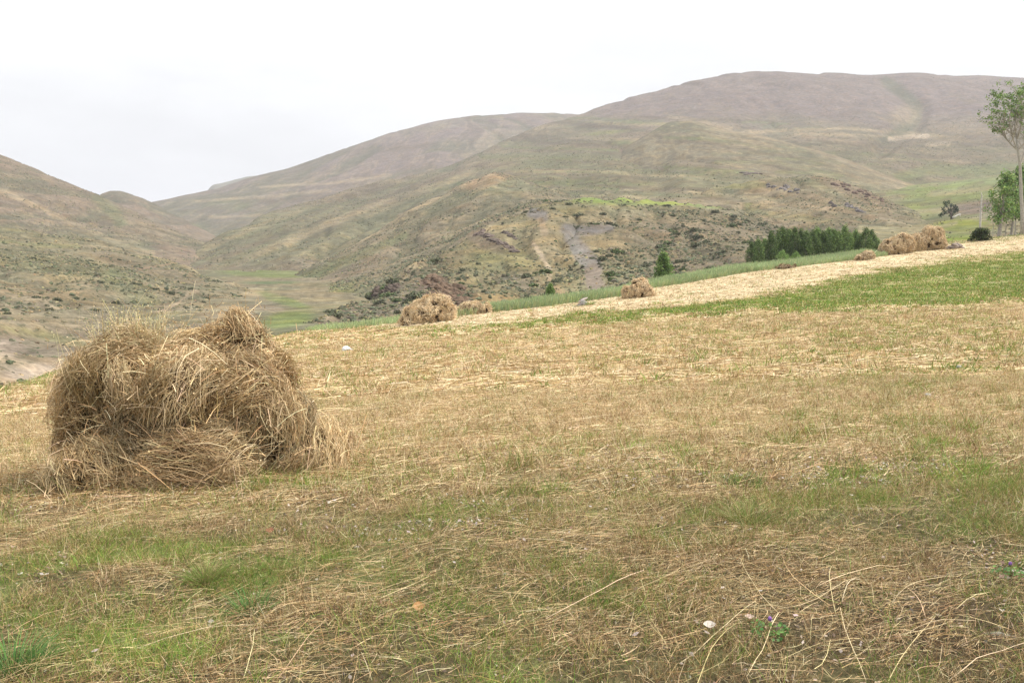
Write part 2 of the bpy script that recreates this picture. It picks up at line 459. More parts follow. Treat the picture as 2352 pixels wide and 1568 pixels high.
def hill(name, contours, step, rows, base, scrub, seed, amp=0.006, gully=0.0, sm=14, paint=None, carve=None, label=None, cat="hill", sink=0.09, sage=0.75):
    u0 = max(c[0][0] for c in contours); u1 = min(c[-1][0] for c in contours)
    u = np.arange(u0, u1 + 1, step, float); nu = len(u)
    Yk, Vk = [], []
    for c in contours:
        a = np.array(c, float)
        Vk.append(gsmooth(np.interp(u, a[:, 0], a[:, 1]), sm / step)); Yk.append(gsmooth(np.interp(u, a[:, 0], a[:, 2]), 3 * sm / step))
    Yk, Vk = np.array(Yk), np.array(Vk)
    dxk, dzk = ray(u[None].repeat(len(contours), 0), Vk)
    Zk = dzk * Yk
    slope = Zk / Yk
    K = len(contours)
    # PCHIP-like interpolation of the height along each radial
    T = []; 
    for k in range(K - 1):
        m = rows[k]; T += [k + q / m for q in range(m)]
    T.append(K - 1); T = np.array(T)
    h = Yk[1:] - Yk[:-1]; dl = (Zk[1:] - Zk[:-1]) / h
    m = np.zeros_like(Yk); m[0] = dl[0]; m[-1] = dl[-1] * 0.6
    for k in range(1, K - 1):
        a, b = dl[k - 1], dl[k]; m[k] = np.where(a * b > 0, 2 * a * b / (a + b + 1e-9), 0)
    ki = np.minimum(T.astype(int), K - 2); tf = (T - ki)[:, None]
    Y = Yk[ki] + tf * h[ki]
    h00 = 2 * tf ** 3 - 3 * tf ** 2 + 1; h10 = tf ** 3 - 2 * tf ** 2 + tf; h01 = -2 * tf ** 3 + 3 * tf ** 2; h11 = tf ** 3 - tf ** 2
    Z = h00 * Zk[ki] + h10 * h[ki] * m[ki] + h01 * Zk[ki + 1] + h11 * h[ki] * m[ki + 1]
    # skirt below the first contour and the far side behind the crest
    Yr, Zr = Yk[-1], Zk[-1]; run = Yk[-1] - Yk[-2]
    sk_Y = np.array([Yk[0] * 0.93]); sk_Z = np.array([Zk[0] - 7 - 0.02 * Yk[0]])
    bY, bZ = [], []
    gr = np.minimum((Zk[-1] - Zk[-2]) / run, 0.5)
    for q, dq in ((0.10, 0.06), (0.25, -0.06), (0.5, -0.35), (0.9, -1.0), (1.6, -2.4)):
        s = Yr * 0.16
        bY.append(Yr + s * q); bZ.append(Zr + s * np.where(dq > 0, np.minimum(slope[-1], gr) * q, dq * 0.35 + np.minimum(slope[-1], gr) * 0.1))
    nfront = Y.shape[0]
    Y = np.concatenate([sk_Y, Y, np.array(bY)]); Z = np.concatenate([sk_Z, Z, np.array(bZ)])
    dx = ray(u, np.full(nu, HOR))[0]
    X = dx[None] * Y
    sc = float(np.median(Yr))
    fq = 9.0 / sc
    fade = np.ones(Y.shape)
    Z = Z + (fbm(X * fq, Y * fq, seed, 5, 0.52) - 0.5) * sc * amp * 2 * fade
    Z = Z + (fbm(X * fq * 6, Y * fq * 6, seed + 5, 3, 0.55) - 0.5) * sc * amp * 0.35
    if gully:
        wq = fbm(X * fq * 0.8, Y * fq * 0.8, seed + 9, 3) * 2.2
        gl = np.abs(fbm(X * fq * 2.6 + wq, Y * fq * 0.55 + wq, seed + 11, 3) - 0.5) * 2
        Z = Z - np.exp(-(gl / 0.30) ** 2) * sc * gully
    ef = 70.0
    e = np.maximum(1 - (u - u0) / ef, 0) ** 2 + np.maximum(1 - (u1 - u) / ef, 0) ** 2
    Z = Z - e[None] * sc * sink
    if not gully: gl = np.ones(Y.shape)
    U, V = proj(X, Y, Z)
    if carve is not None: Z = Z - carve((U, V)) ; U, V = proj(X, Y, Z)
    C = np.empty(Y.shape + (4,)); C[..., :3] = base; C[..., 3] = scrub
    b3 = fbm(X * fq * 9, Y * fq * 4, seed + 27, 4)
    mix = lambda mask, col, s=None: _mix(C, mask * np.clip(0.40 + 1.1 * b3, 0, 1), col, s)
    # broad natural variation
    b1 = fbm(X * fq * 1.1 + 3, Y * fq * 0.7, seed + 21, 4); b2 = fbm(X * fq * 3 + 7, Y * fq * 1.6, seed + 23, 4)
    mix(sstep(0.46, 0.64, b1) * sage, SAGE); mix(sstep(0.52, 0.7, b2) * 0.35, TAN); mix(sstep(0.55, 0.75, 1 - b1) * 0.35, BROWN)
    r1 = np.abs(fbm(X * fq * 5.5 + 1.6 * b1 + 9, Y * fq * 1.1 + 1.6 * b1, seed + 31, 3) - 0.5) * 2
    mix(np.exp(-(gl / 0.22) ** 2) * 0.75, (0.105, 0.108, 0.070), min(1.0, scrub * 1.6)); mix(np.exp(-(r1 / 0.055) ** 2) * 0.55, DARK, 0.7); mix(np.exp(-((r1 - 0.16) / 0.05) ** 2) * 0.35, PALE)  # darker gully scrub; shading of rills mimicked in colour, dark lines with pale flanks
    wp = ((b2 - 0.5) * 26, (b1 - 0.5) * 14)
    if paint: paint.__globals__.update(b1=b1, b2=b2); paint((U + wp[0] * 0.6, V + wp[1] * 0.5), mix, C, U, V)
    ny, nx = Y.shape
    i, j = np.meshgrid(np.arange(ny - 1), np.arange(nx - 1), indexing='ij')
    Fq = np.stack([i * nx + j, i * nx + j + 1, (i + 1) * nx + j + 1, (i + 1) * nx + j], -1).reshape(-1, 4)
    sp = Soup(); P = np.stack([X, Y, Z], -1)
    sp.add(P.reshape(-1, 3), Fq, C.reshape(-1, 4))
    o = sp.build(name, [M_HILL])
    tag(o, label, cat, kind="structure")
    LAYERS[label] = (P[1:1 + nfront + 1], C[1:1 + nfront + 1], U[1:1 + nfront + 1], V[1:1 + nfront + 1])
    return o

def _mix(C, mask, col, s=None):
    mask = np.clip(mask, 0, 1)[..., None]
    C[..., :3] = C[..., :3] * (1 - mask) + np.array(col) * mask
    if s is not None: C[..., 3:] = C[..., 3:] * (1 - mask) + s * mask

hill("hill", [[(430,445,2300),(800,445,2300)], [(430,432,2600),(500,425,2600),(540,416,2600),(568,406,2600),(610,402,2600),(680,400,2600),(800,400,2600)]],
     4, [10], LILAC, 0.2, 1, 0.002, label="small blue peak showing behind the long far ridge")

def p_far(P, mix, C, U, V):
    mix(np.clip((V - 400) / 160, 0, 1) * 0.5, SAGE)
    for a in ([(450,462),(600,452),(760,436)], [(600,430),(760,420),(900,400)], [(480,500),(620,492),(760,470)]): mix(stroke(P, a, 3) * 0.55, PALE, 0.1)
    for a in ([(600,462),(700,455),(800,440)], [(820,350),(1000,330)]): mix(stroke(P, a, 5) * 0.5, DARK, 0.6)
    mix(ell(P, 430, 525, 30, 12) * 0.7, GREEN, 0.5); mix(ell(P, 520, 470, 60, 10) * 0.3, GREEN)
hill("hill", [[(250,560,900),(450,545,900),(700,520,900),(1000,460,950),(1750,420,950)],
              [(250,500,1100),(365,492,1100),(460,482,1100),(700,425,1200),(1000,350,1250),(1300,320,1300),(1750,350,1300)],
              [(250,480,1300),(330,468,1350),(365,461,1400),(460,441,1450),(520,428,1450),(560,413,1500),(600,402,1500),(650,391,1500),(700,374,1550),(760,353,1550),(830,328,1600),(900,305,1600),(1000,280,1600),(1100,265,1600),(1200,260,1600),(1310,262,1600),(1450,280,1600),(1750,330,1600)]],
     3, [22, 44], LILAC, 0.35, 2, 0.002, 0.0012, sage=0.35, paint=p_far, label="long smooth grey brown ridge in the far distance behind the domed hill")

def p_peak(P, mix, C, U, V):
    mix(stroke(P, [(225,448),(260,480),(290,520)], 10) * 0.5, SAGE)
hill("hill", [[(150,600,700),(560,605,700)], [(150,480,1000),(200,455,1000),(225,444,1000),(250,435,1000),(278,429,1000),(300,433,1000),(330,446,1000),(365,463,1000),(400,485,980),(440,508,960),(475,530,930),(560,570,850)]],
     3, [40], BROWN, 0.4, 3, 0.003, 0.003, sm=9, sage=0.2, paint=p_peak, label="small rounded peak rising between the left slope and the far ridge")

def p_main(P, mix, C, U, V):
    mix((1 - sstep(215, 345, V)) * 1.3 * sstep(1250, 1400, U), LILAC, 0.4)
    mix(sstep(300, 380, V) * 0.45 * sstep(1000, 1250, U), (0.155, 0.155, 0.090)); mix((1 - sstep(1000, 1200, U)) * 0.25, SAGE); mix(sstep(0.50, 0.64, b2) * sstep(300, 360, V) * 0.6, BROWN, 0.6); mix(sstep(0.52, 0.62, 1 - b2) * (1 - sstep(330, 400, V)) * 0.45, (0.15, 0.125, 0.12))
    # terraces and old field lines
    R = np.random.default_rng(5)
    for k in range(120):
        y = 270 + 200 * R.random(); x = 1150 + 1000 * R.random(); w = 60 + 200 * R.random(); s = -0.06 + 0.22 * R.random() - 0.05
        pts = [(x - w, y + w * s * 0.5), (x, y + 4 * R.normal()), (x + w, y + w * (s * 0.2 + 0.06))]
        mix(stroke(P, pts, 1.2 + 2.6 * R.random()) * (0.35 + 0.45 * R.random()), [PALE, DARK, SAGE, BROWN, GREEN, DARK][k % 6])
    for k in range(26):     # the left flank: lines running down the spur
        x = 500 + 600 * R.random(); y0 = np.interp(x, [440, 600, 800, 1000, 1200], [575, 505, 440, 390, 310]) + 8 + 60 * R.random()
        mix(stroke(P, [(x - 130, y0 + 62), (x, y0), (x + 120, y0 - 42)], 3 + 5 * R.random()) * 0.4, [PALE, DARK, SAGE, BROWN][k % 4])
    mix(ell((U, V), 1475, 347, 52, 8, 0.02, 0.2) * 1.5, (0.125, 0.092, 0.078), 0.1)
    mix(ell((U, V), 1575, 354, 58, 9, -0.05, 0.3) * 1.0, (0.165, 0.19, 0.075), 0.05)
    mix(ell(P, 1430, 326, 30, 5) * 0.6, GREEN); mix(ell(P, 1390, 305, 50, 4, -0.1) * 0.6, (0.2, 0.22, 0.08))
    mix(stroke(P, [(1535,268),(1610,280),(1680,296)], 5) * 0.5, PALE)  # upper end of the spur's lit crest line, also in colour
    mix(stroke(P, [(2035,185),(2075,215),(2108,245),(2100,280),(2060,305),(2030,322)], 12) * 0.6, (0.105, 0.115, 0.07), 0.9)
    mix(ell(P, 2080, 265, 34, 22) * 0.45, PALE, 0.3); mix(stroke(P, [(2040,318),(2090,313),(2130,311)], 5) * 0.9, (0.44, 0.37, 0.28), 0.3)
    mix(stroke(P, [(2130,330),(2180,327)], 4) * 0.7, (0.42, 0.36, 0.27), 0.2)
    mix(stroke(P, [(1930,356),(2000,335),(2060,322),(2200,322),(2352,330)], 10) * 0.45, DARK, 0.6)
    mix(ell(P, 2100, 375, 150, 22, 0.0) * 0.35, BROWN)
    mix(stroke(P, [(2060,410),(2130,390),(2250,395),(2352,385)], 12) * 0.6, GREEN, 0.3)
def c_main(P):
    return stroke(P, [(2035,175),(2075,210),(2112,248),(2095,285),(2050,312),(2020,335)], 10, 3.2) * 7 * sstep(170, 215, P[1]) + stroke(P, [(1500,265),(1700,330),(1900,385)], 8, 3) * 0 \
        + stroke(P, [(1330,270),(1480,340),(1500,420)], 20, 3) * 4 + stroke(P, [(1760,250),(1800,330)], 20, 3) * 4
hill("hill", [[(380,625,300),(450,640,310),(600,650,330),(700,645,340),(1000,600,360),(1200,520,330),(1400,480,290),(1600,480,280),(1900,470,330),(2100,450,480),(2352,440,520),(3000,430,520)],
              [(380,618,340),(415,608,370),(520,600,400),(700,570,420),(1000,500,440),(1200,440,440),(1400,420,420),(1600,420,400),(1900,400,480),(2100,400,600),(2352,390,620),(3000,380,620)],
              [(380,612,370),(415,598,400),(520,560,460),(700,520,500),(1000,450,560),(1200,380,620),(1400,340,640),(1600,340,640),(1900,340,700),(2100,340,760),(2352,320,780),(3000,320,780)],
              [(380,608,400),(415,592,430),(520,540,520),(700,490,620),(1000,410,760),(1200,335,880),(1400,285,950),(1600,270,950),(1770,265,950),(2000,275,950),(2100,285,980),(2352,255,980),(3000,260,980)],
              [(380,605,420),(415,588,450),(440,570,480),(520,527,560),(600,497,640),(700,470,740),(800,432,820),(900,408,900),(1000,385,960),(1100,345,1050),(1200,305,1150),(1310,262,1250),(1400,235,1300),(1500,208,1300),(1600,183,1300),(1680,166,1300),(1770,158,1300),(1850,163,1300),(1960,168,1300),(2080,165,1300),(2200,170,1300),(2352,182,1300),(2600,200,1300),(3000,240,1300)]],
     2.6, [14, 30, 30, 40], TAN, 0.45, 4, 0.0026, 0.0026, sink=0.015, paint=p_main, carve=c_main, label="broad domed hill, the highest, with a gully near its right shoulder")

def p_spurg(P, mix, C, U, V):
    mix(stroke(P, [(1530,267),(1590,280),(1650,298),(1750,313),(1850,340),(1920,362),(2000,393),(2060,415),(2115,432)], 4) * 0.6, (0.235, 0.195, 0.135), 0.1)  # lit line of the crest put into the colour
    R = np.random.default_rng(8)
    for k in range(26):
        x = 1560 + 520 * R.random(); y = np.interp(x, [1530, 1750, 2115], [275, 320, 432]) + 6 + 55 * R.random(); w = 40 + 110 * R.random()
        mix(stroke(P, [(x - w, y - 2), (x, y), (x + w, y + w * 0.22)], 2 + 3 * R.random()) * 0.5, [PALE, SAGE, DARK, GREEN, TAN][k % 5])
    mix(stroke(P, [(2090,432),(2115,436),(2160,450)], 8) * 0.7, GREEN)
hill("hill", [[(1380,380,600),(1480,330,640),(1650,375,520),(1850,425,450),(2000,445,430),(2115,458,440),(2250,490,410)],
              [(1380,368,700),(1440,338,735),(1490,306,755),(1530,281,760),(1590,280,740),(1650,298,720),(1750,313,690),(1850,340,640),(1920,362,600),(2000,393,560),(2060,415,530),(2115,432,500),(2180,452,470),(2250,480,430)]],
     3, [30], (0.168, 0.150, 0.104), 0.55, 6, 0.002, 0, sm=9, sink=0.02, paint=p_spurg, label="smooth spur with a pale crest running down to the right below the dome")

def p_spurc(P, mix, C, U, V):
    mix(stroke(P, [(700,616),(752,588),(814,560),(896,513),(933,485),(1029,441),(1090,412),(1134,396)], 5) * 0.75, PALE, 0.1)
    mix(ell(P, 1120, 412, 60, 18, -0.35) * 0.6, (0.29, 0.2, 0.125), 0.2)
    mix(stroke(P, [(1134,394),(1200,408),(1260,430)], 8) * 0.5, DARK, 0.7)
    mix(ell(P, 850, 585, 110, 25, -0.5) * 0.5, BROWN, 0.6); mix(stroke(P, [(700,640),(820,590),(930,540)], 10) * 0.5, GREEN, 0.4)
hill("hill", [[(640,680,240),(800,680,240),(1000,640,240),(1200,560,250),(1500,500,300)],
              [(640,660,290),(800,600,310),(1000,520,330),(1134,450,370),(1300,470,340),(1500,475,340)],
              [(640,640,330),(700,612,350),(752,584,370),(814,556,390),(896,509,420),(933,481,430),(1029,437,460),(1090,408,480),(1134,392,500),(1180,402,500),(1250,425,470),(1350,450,440),(1500,500,420)]],
     3, [20, 34], TAN, 0.5, 7, 0.004, 0.004, sm=7, sink=0.012, paint=p_spurc, label="spur with a light edge line climbing to a bare orange knob")

def p_spurd(P, mix, C, U, V):
    mix(stroke(P, [(766,643),(865,617),(967,566),(1080,518),(1176,474),(1241,450)], 4) * 0.6, PALE, 0.2)
    mix(ell(P, 900, 660, 130, 28, -0.45) * 0.5, SAGE, 0.6); mix(ell(P, 740, 690, 90, 30, -0.4) * 0.7, GREEN, 0.3)
    mix(ell(P, 985, 620, 60, 26, -0.6) * 0.4, BROWN, 0.7)
hill("hill", [[(640,740,150),(800,720,150),(1000,680,160),(1200,580,200),(1500,500,250)],
              [(640,690,230),(700,665,250),(766,640,270),(865,614,290),(967,563,310),(1080,515,330),(1176,471,340),(1241,447,350),(1300,455,330),(1400,475,310),(1500,510,300)]],
     3, [44], TAN, 0.55, 8, 0.005, 0.004, sm=7, sink=0.012, paint=p_spurd, label="scrubby spur between the rocky front slope and the spur with the light edge line")

def p_front(P, mix, C, U, V):
    mix(stroke(P, [(640,762),(700,736),(766,707),(841,676),(950,604),(1011,571),(1100,529),(1220,470)], 5) * 0.7, PALE, 0.2)
    mix(sstep(1500, 1350, U) * sstep(1000, 1100, U) * 0.3, (0.25, 0.21, 0.115), 0.5)
    mix(sstep(1400, 1520, U) * sstep(470, 520, V) * 0.5, BROWN, 0.7)
    mix(ell(P, 1440, 462, 150, 10, 0.01, 0.8) * 0.85, (0.17, 0.21, 0.075), 0.1)
    mix(ell(P, 1370, 458, 70, 7) * 0.9, BRIGHT, 0); mix(ell(P, 1510, 464, 80, 6, 0.06) * 0.95, (0.22, 0.26, 0.07), 0)
    mix(ell(P, 1610, 473, 50, 5, 0.1) * 0.7, (0.17, 0.22, 0.08), 0)
    for a in ([(1225,490),(1250,495)], [(1300,525),(1345,530),(1400,520)], [(1310,545),(1345,570)], [(1350,580),(1370,610)]): mix(stroke(P, a, 12) * 1.1, SCREE, 0.3)
    mix(stroke(P, [(1318,545),(1334,590),(1352,620)], 12) * 1.4, (0.170, 0.158, 0.140), 0.15)
    mix(stroke(P, [(1358,628),(1368,655),(1390,690)], 28, 0.4) * 1.5, (0.200, 0.165, 0.130), 0.05)
    mix(stroke(P, [(1245,508),(1255,535)], 8) * 0.7, (0.28, 0.215, 0.145), 0); mix(stroke(P, [(1228,560),(1245,585),(1258,620),(1265,660)], 5) * 0.8, (0.33, 0.27, 0.2), 0)
    mix(stroke(P, [(1262,650),(1300,690)], 10) * 0.5, (0.28, 0.215, 0.145), 0.1)
    mix(ell(P, 1190, 640, 70, 26, 0.4) * 0.5, SCREE, 0.5); mix(ell(P, 1150, 600, 80, 30) * 0.4, (0.19, 0.19, 0.075), 0.5)
    mix(ell(P, 1140, 690, 90, 14, 0.1) * 0.6, (0.33, 0.24, 0.13), 0.2)
    mix(ell(P, 880, 700, 170, 40, -0.3) * 0.55, (0.17, 0.135, 0.115), 0.7)
    mix(ell(P, 1020, 672, 70, 34, 0.35) * 0.85, (0.12, 0.085, 0.068), 0.3)
    mix(ell(P, 1110, 550, 60, 18, 0.5) * 0.6, (0.15, 0.115, 0.095), 0.4)
hill("hill", [[(560,805,80),(700,785,80),(900,770,82),(1100,755,85),(1300,735,88),(1500,705,92),(1700,665,98),(1900,625,110),(2100,640,120)],
              [(560,797,92),(653,772,96),(766,735,104),(841,715,110),(950,690,115),(1100,650,125),(1250,610,140),(1450,590,150),(1580,580,155),(1700,575,160),(1780,580,165),(1850,590,165),(1950,605,160),(2100,635,140)],
              [(560,790,102),(600,775,105),(653,755,112),(700,732,120),(766,703,130),(841,673,142),(950,600,165),(1011,567,180),(1100,525,205),(1160,495,225),(1220,468,245),(1260,458,255),(1300,457,262),(1450,450,270),(1580,462,265),(1700,485,260),(1780,515,240),(1850,550,215),(1950,590,190),(2100,630,160)]],
     2.4, [40, 80], (0.195, 0.165, 0.105), 0.5, 9, 0.007, 0.006, sm=7, paint=p_front, label="near scrubby hillside with scree and a bright green terrace along its top")

def p_right(P, mix, C, U, V):
    mix(ell(P, 1850, 470, 160, 36, 0.25) * 0.4, (0.25, 0.175, 0.115), 0.4)
    mix(ell(P, 1960, 440, 110, 16, 0.4) * 0.6, (0.22, 0.15, 0.11), 0.7)
    mix(ell(P, 1700, 425, 70, 9) * 0.5, (0.2, 0.2, 0.08), 0.2); mix(ell(P, 1800, 490, 120, 12, 0.15) * 0.4, (0.19, 0.19, 0.08), 0.2)
    R = np.random.default_rng(15)
    for k in range(22):
        x = 1650 + 450 * R.random(); y = 420 + 110 * R.random() + (x - 1650) * 0.12; w = 40 + 90 * R.random()
        mix(stroke(P, [(x - w, y - w * 0.1), (x, y), (x + w, y + w * 0.22)], 2 + 4 * R.random()) * 0.45, [PALE, SAGE, DARK, TAN][k % 4])
    mix(stroke(P, [(1700,520),(1800,545),(1860,555)], 4) * 0.7, PALE, 0.1); mix(stroke(P, [(1780,530),(1840,545)], 4) * 0.6, DARK, 0.8)
    mix(stroke(P, [(2100,560),(2190,548)], 5) * 0.5, PALE)
    mix(sstep(2080, 2180, U) * sstep(505, 545, V) * 0.6, (0.19, 0.175, 0.075), 0.2)
hill("hill", [[(1550,474,300),(1700,496,278),(1780,526,255),(1850,562,222),(1950,598,180),(2040,592,140),(2100,592,122),(2250,585,125),(2400,610,130)],
              [(1550,470,315),(1700,470,300),(1780,485,280),(1900,500,245),(2040,520,215),(2150,545,200),(2300,575,170),(2400,605,150)],
              [(1550,462,330),(1600,440,340),(1680,420,345),(1750,408,350),(1850,402,350),(1910,412,340),(1970,430,330),(2040,457,310),(2090,478,290),(2150,500,270),(2220,527,240),(2300,560,210),(2400,600,180)]],
     2.6, [36, 36], TAN, 0.45, 10, 0.004, 0.003, sm=7, paint=p_right, label="reddish rock strewn rise behind the row of poplars")

def p_meadow(P, mix, C, U, V):
    R = np.random.default_rng(25)
    mix(ell(P, 2180, 455, 130, 26, -0.2) * 0.8, (0.16, 0.19, 0.06), 0.1)
    mix(stroke(P, [(2070,430),(2120,452),(2180,460),(2300,440)], 18) * 0.7, GREEN, 0.2)
    mix(ell(P, 2270, 476, 100, 17, -0.05) * 1.0, (0.185, 0.145, 0.12), 0.7)
    for a in ([(2150,445),(2230,428),(2352,405)], [(2160,425),(2260,412),(2352,402)]): mix(stroke(P, a, 6) * 0.8, (0.17, 0.205, 0.10), 0.1)
    mix(ell(P, 2190, 545, 80, 9) * 1.2, (0.16, 0.205, 0.04), 0.1); mix(ell(P, 2215, 518, 70, 14) * 1.1, (0.155, 0.175, 0.045), 0.1)
    for k in range(30):
        x = 2050 + 330 * R.random(); y = 410 + 140 * R.random(); w = 20 + 70 * R.random()
        mix(stroke(P, [(x - w, y + 5), (x, y), (x + w, y - 8)], 2 + 4 * R.random()) * 0.5, [BRIGHT, GREEN, DARK, PALE, SAGE][k % 5])
hill("valley_meadow", [[(1900,640,100),(2100,620,100),(2352,590,100),(2600,570,100),(3000,540,100)],
              [(1900,560,160),(2100,555,160),(2352,535,150),(2600,520,150),(3000,500,150)],
              [(1900,500,260),(2100,500,260),(2250,480,250),(2352,465,250),(3000,440,250)],
              [(1900,470,360),(2100,455,370),(2250,430,370),(2352,415,370),(3000,390,370)],
              [(1900,440,480),(2000,432,520),(2100,428,540),(2200,418,540),(2352,395,540),(3000,370,540)]],
     3, [14, 26, 20, 14], (0.195, 0.180, 0.11), 0.3, 11, 0.003, 0, sm=10, paint=p_meadow, label="green valley floor behind the haystacks at the right", cat="meadow")

def p_left1(P, mix, C, U, V):
    mix(stroke(P, [(0,437),(80,470),(160,510),(230,540),(285,565),(350,580)], 5) * 0.55, PALE, 0.2)
    mix(stroke(P, [(225,455),(262,485),(275,512)], 14) * 0.55, (0.14, 0.155, 0.08), 0.7)
    mix(stroke(P, [(150,545),(240,560),(330,572)], 22) * 0.35, SAGE)
hill("hill", [[(-700,620,330),(0,600,330),(200,610,340),(400,625,360),(480,630,400),(620,640,420)],
              [(-700,420,500),(0,480,460),(200,540,460),(300,565,450),(400,585,450),(480,595,480),(620,620,480)],
              [(-700,150,800),(-300,240,760),(0,352,720),(100,392,700),(225,443,680),(300,478,660),(400,527,640),(440,543,630),(480,556,620),(620,600,560)]],
     3, [20, 50], (0.180, 0.142, 0.108), 0.5, 12, 0.0025, 0.002, sage=0.22, paint=p_left1, label="steep brown slope at the far left descending to the valley")

def p_left2(P, mix, C, U, V):
    mix(stroke(P, [(0,530),(100,545),(180,552)], 14) * 0.35, (0.17, 0.162, 0.095), 0.3); mix(stroke(P, [(0,556),(60,562),(180,566)], 5) * 0.5, (0.145, 0.158, 0.080), 0.1)
    mix(ell(P, 290, 605, 80, 18, 0.3) * 0.6, (0.15, 0.115, 0.085), 0.6)
    mix(stroke(P, [(320,618),(370,612),(405,603)], 2.5) * 0.6, (0.26, 0.18, 0.12), 0); mix(stroke(P, [(317,579),(397,599),(460,628),(549,658)], 4) * 0.6, PALE, 0.1)
    mix(ell(P, 420, 635, 60, 14, 0.3) * 0.5, BROWN, 0.6)
hill("hill", [[(-700,640,180),(0,640,180),(200,650,180),(300,660,185),(400,670,190),(549,690,180),(640,720,170)],
              [(-700,450,330),(-300,480,330),(0,514,330),(95,532,325),(190,551,320),(254,560,315),(317,577,305),(397,596,290),(430,607,280),(460,625,265),(500,640,250),(549,656,235),(640,690,200)]],
     3, [44], (0.190, 0.165, 0.108), 0.5, 13, 0.004, 0.003, sm=7, sage=0.55, paint=p_left2, label="low shoulder with a green strip below the steep brown slope")

def p_left3(P, mix, C, U, V):
    mix(sstep(660, 780, V) * 0.55, (0.25, 0.20, 0.155), 0.5)
    mix(ell(P, 120, 610, 160, 22, 0.15) * 0.5, (0.15, 0.15, 0.085), 0.75)
    mix(stroke(P, [(20,705),(60,735),(100,760)], 10) * 0.4, PALE, 0.2)
    mix(ell(P, 70, 860, 80, 22, -0.2) * 0.7, (0.30, 0.245, 0.195), 0.1); mix(ell(P, 20, 800, 40, 20) * 0.5, (0.3, 0.235, 0.19), 0.2)
    mix(stroke(P, [(260,640),(310,668),(340,690)], 24) * 0.35, (0.13, 0.165, 0.075), 0.6)
    mix(stroke(P, [(480,655),(430,676),(408,700),(345,726),(310,738)], 4) * 0.8, (0.27, 0.215, 0.15), 0); mix(stroke(P, [(330,712),(390,697)], 4) * 0.6, (0.12, 0.09, 0.06), 0.2)
    mix(ell(P, 110, 775, 110, 10, 0.2) * 0.5, (0.2, 0.2, 0.085), 0.2)
hill("hill", [[(-700,960,45),(-100,940,45),(0,930,48),(150,880,60),(300,830,70),(444,800,75),(560,800,80)],
              [(-700,650,120),(0,690,115),(200,720,115),(350,740,115),(444,735,120),(560,770,100)],
              [(-700,500,260),(0,556,250),(95,565,245),(190,587,235),(286,612,225),(381,650,205),(444,662,190),(480,690,160),(560,740,130)]],
     2.6, [44, 50], (0.200, 0.168, 0.112), 0.55, 14, 0.005, 0.004, sm=8, sage=0.5, paint=p_left3, label="near left hillside dotted with dark scrub behind the large haystack")

def p_floor(P, mix, C, U, V):
    mix(ell(P, 620, 628, 110, 9, 0.02) * 0.8, (0.125, 0.165, 0.062), 0); mix(ell(P, 620, 648, 70, 4) * 0.8, (0.08, 0.115, 0.055), 0)
    mix(stroke(P, [(500,668),(580,676),(640,682)], 5) * 0.8, PALE, 0); mix(stroke(P, [(540,662),(600,668)], 5) * 0.6, PALE, 0)
    mix(ell(P, 650, 690, 60, 10, 0.3) * 0.7, (0.125, 0.165, 0.06), 0.1); mix(ell(P, 660, 735, 60, 18, -0.15) * 0.85, (0.135, 0.175, 0.062), 0)
    mix(ell(P, 520, 720, 70, 22) * 0.55, (0.26, 0.21, 0.15), 0.2); mix(ell(P, 610, 708, 40, 9, 0.1) * 0.7, (0.21, 0.175, 0.135), 0.1)
hill("valley_floor", [[(250,860,70),(450,830,70),(640,800,75),(1000,790,80)],
              [(250,760,105),(450,750,105),(640,740,110),(1000,740,115)],
              [(250,690,170),(450,690,170),(640,685,180),(1000,680,190)],
              [(250,645,290),(450,645,290),(640,640,300),(1000,640,300)],
              [(250,600,480),(400,612,420),(450,618,410),(640,620,400),(1000,615,400)]],
     3, [14, 20, 16, 10], (0.180, 0.160, 0.108), 0.35, 16, 0.002, 0, paint=p_floor, label="green floor of the side valley left of centre", cat="meadow")
#@@STAGE2

# ------------------------------------------------------------------ straw, stubble, grass and dry leaves on the field
STRAWS = np.array([(0.66, 0.51, 0.295), (0.54, 0.395, 0.205), (0.36, 0.235, 0.11), (0.76, 0.63, 0.40), (0.24, 0.15, 0.072), (0.52, 0.405, 0.225)])
GREENS = np.array([(0.135, 0.25, 0.034), (0.19, 0.29, 0.05), (0.085, 0.165, 0.03), (0.26, 0.30, 0.07), (0.36, 0.27, 0.10)])
WEEDS = np.array([(0.18, 0.105, 0.045), (0.32, 0.205, 0.09), (0.075, 0.046, 0.024), (0.50, 0.36, 0.18), (0.18, 0.16, 0.055)])
stack_foot = cast(440, 1100)

def pick(pal, n, var=0.16, w=None):
    c = pal[rng.choice(len(pal), n, p=w)]
    return np.clip(c * (1 + var * rng.normal(size=(n, 1))) * (1 + 0.05 * rng.normal(size=(n, 3))), 0.01, 0.9)

def spots(y0, y1, dens):
    area = 0.64 * (y1 ** 2 - y0 ** 2) + 4.8 * (y1 - y0)
    n = int(area * dens)
    y = np.sqrt(rng.random(n) * (y1 ** 2 - y0 ** 2) + y0 ** 2)
    x = (rng.random(n) * 2 - 1) * (0.64 * y + 2.4)
    ok = (edge_d(x, y) < 0.6) & ((x > 34) | (x < WX[0]) | (y < wheat_front(x) + 0.3))
    return x[ok], y[ok]

def clump(x, y, m, s):
    """draw the spots together into tufts; returns the new spots and their offset from the tuft centre"""
    n = len(x) // m
    if n < 1: return x, y, x * 0, y * 0
    i = rng.integers(n, size=len(x)); r = s * (0.6 + 0.8 * rng.random(n))[i]
    ox, oy = rng.normal(size=len(x)) * r, rng.normal(size=len(x)) * r
    return x[i] + ox, y[i] + oy, ox / s, oy / s

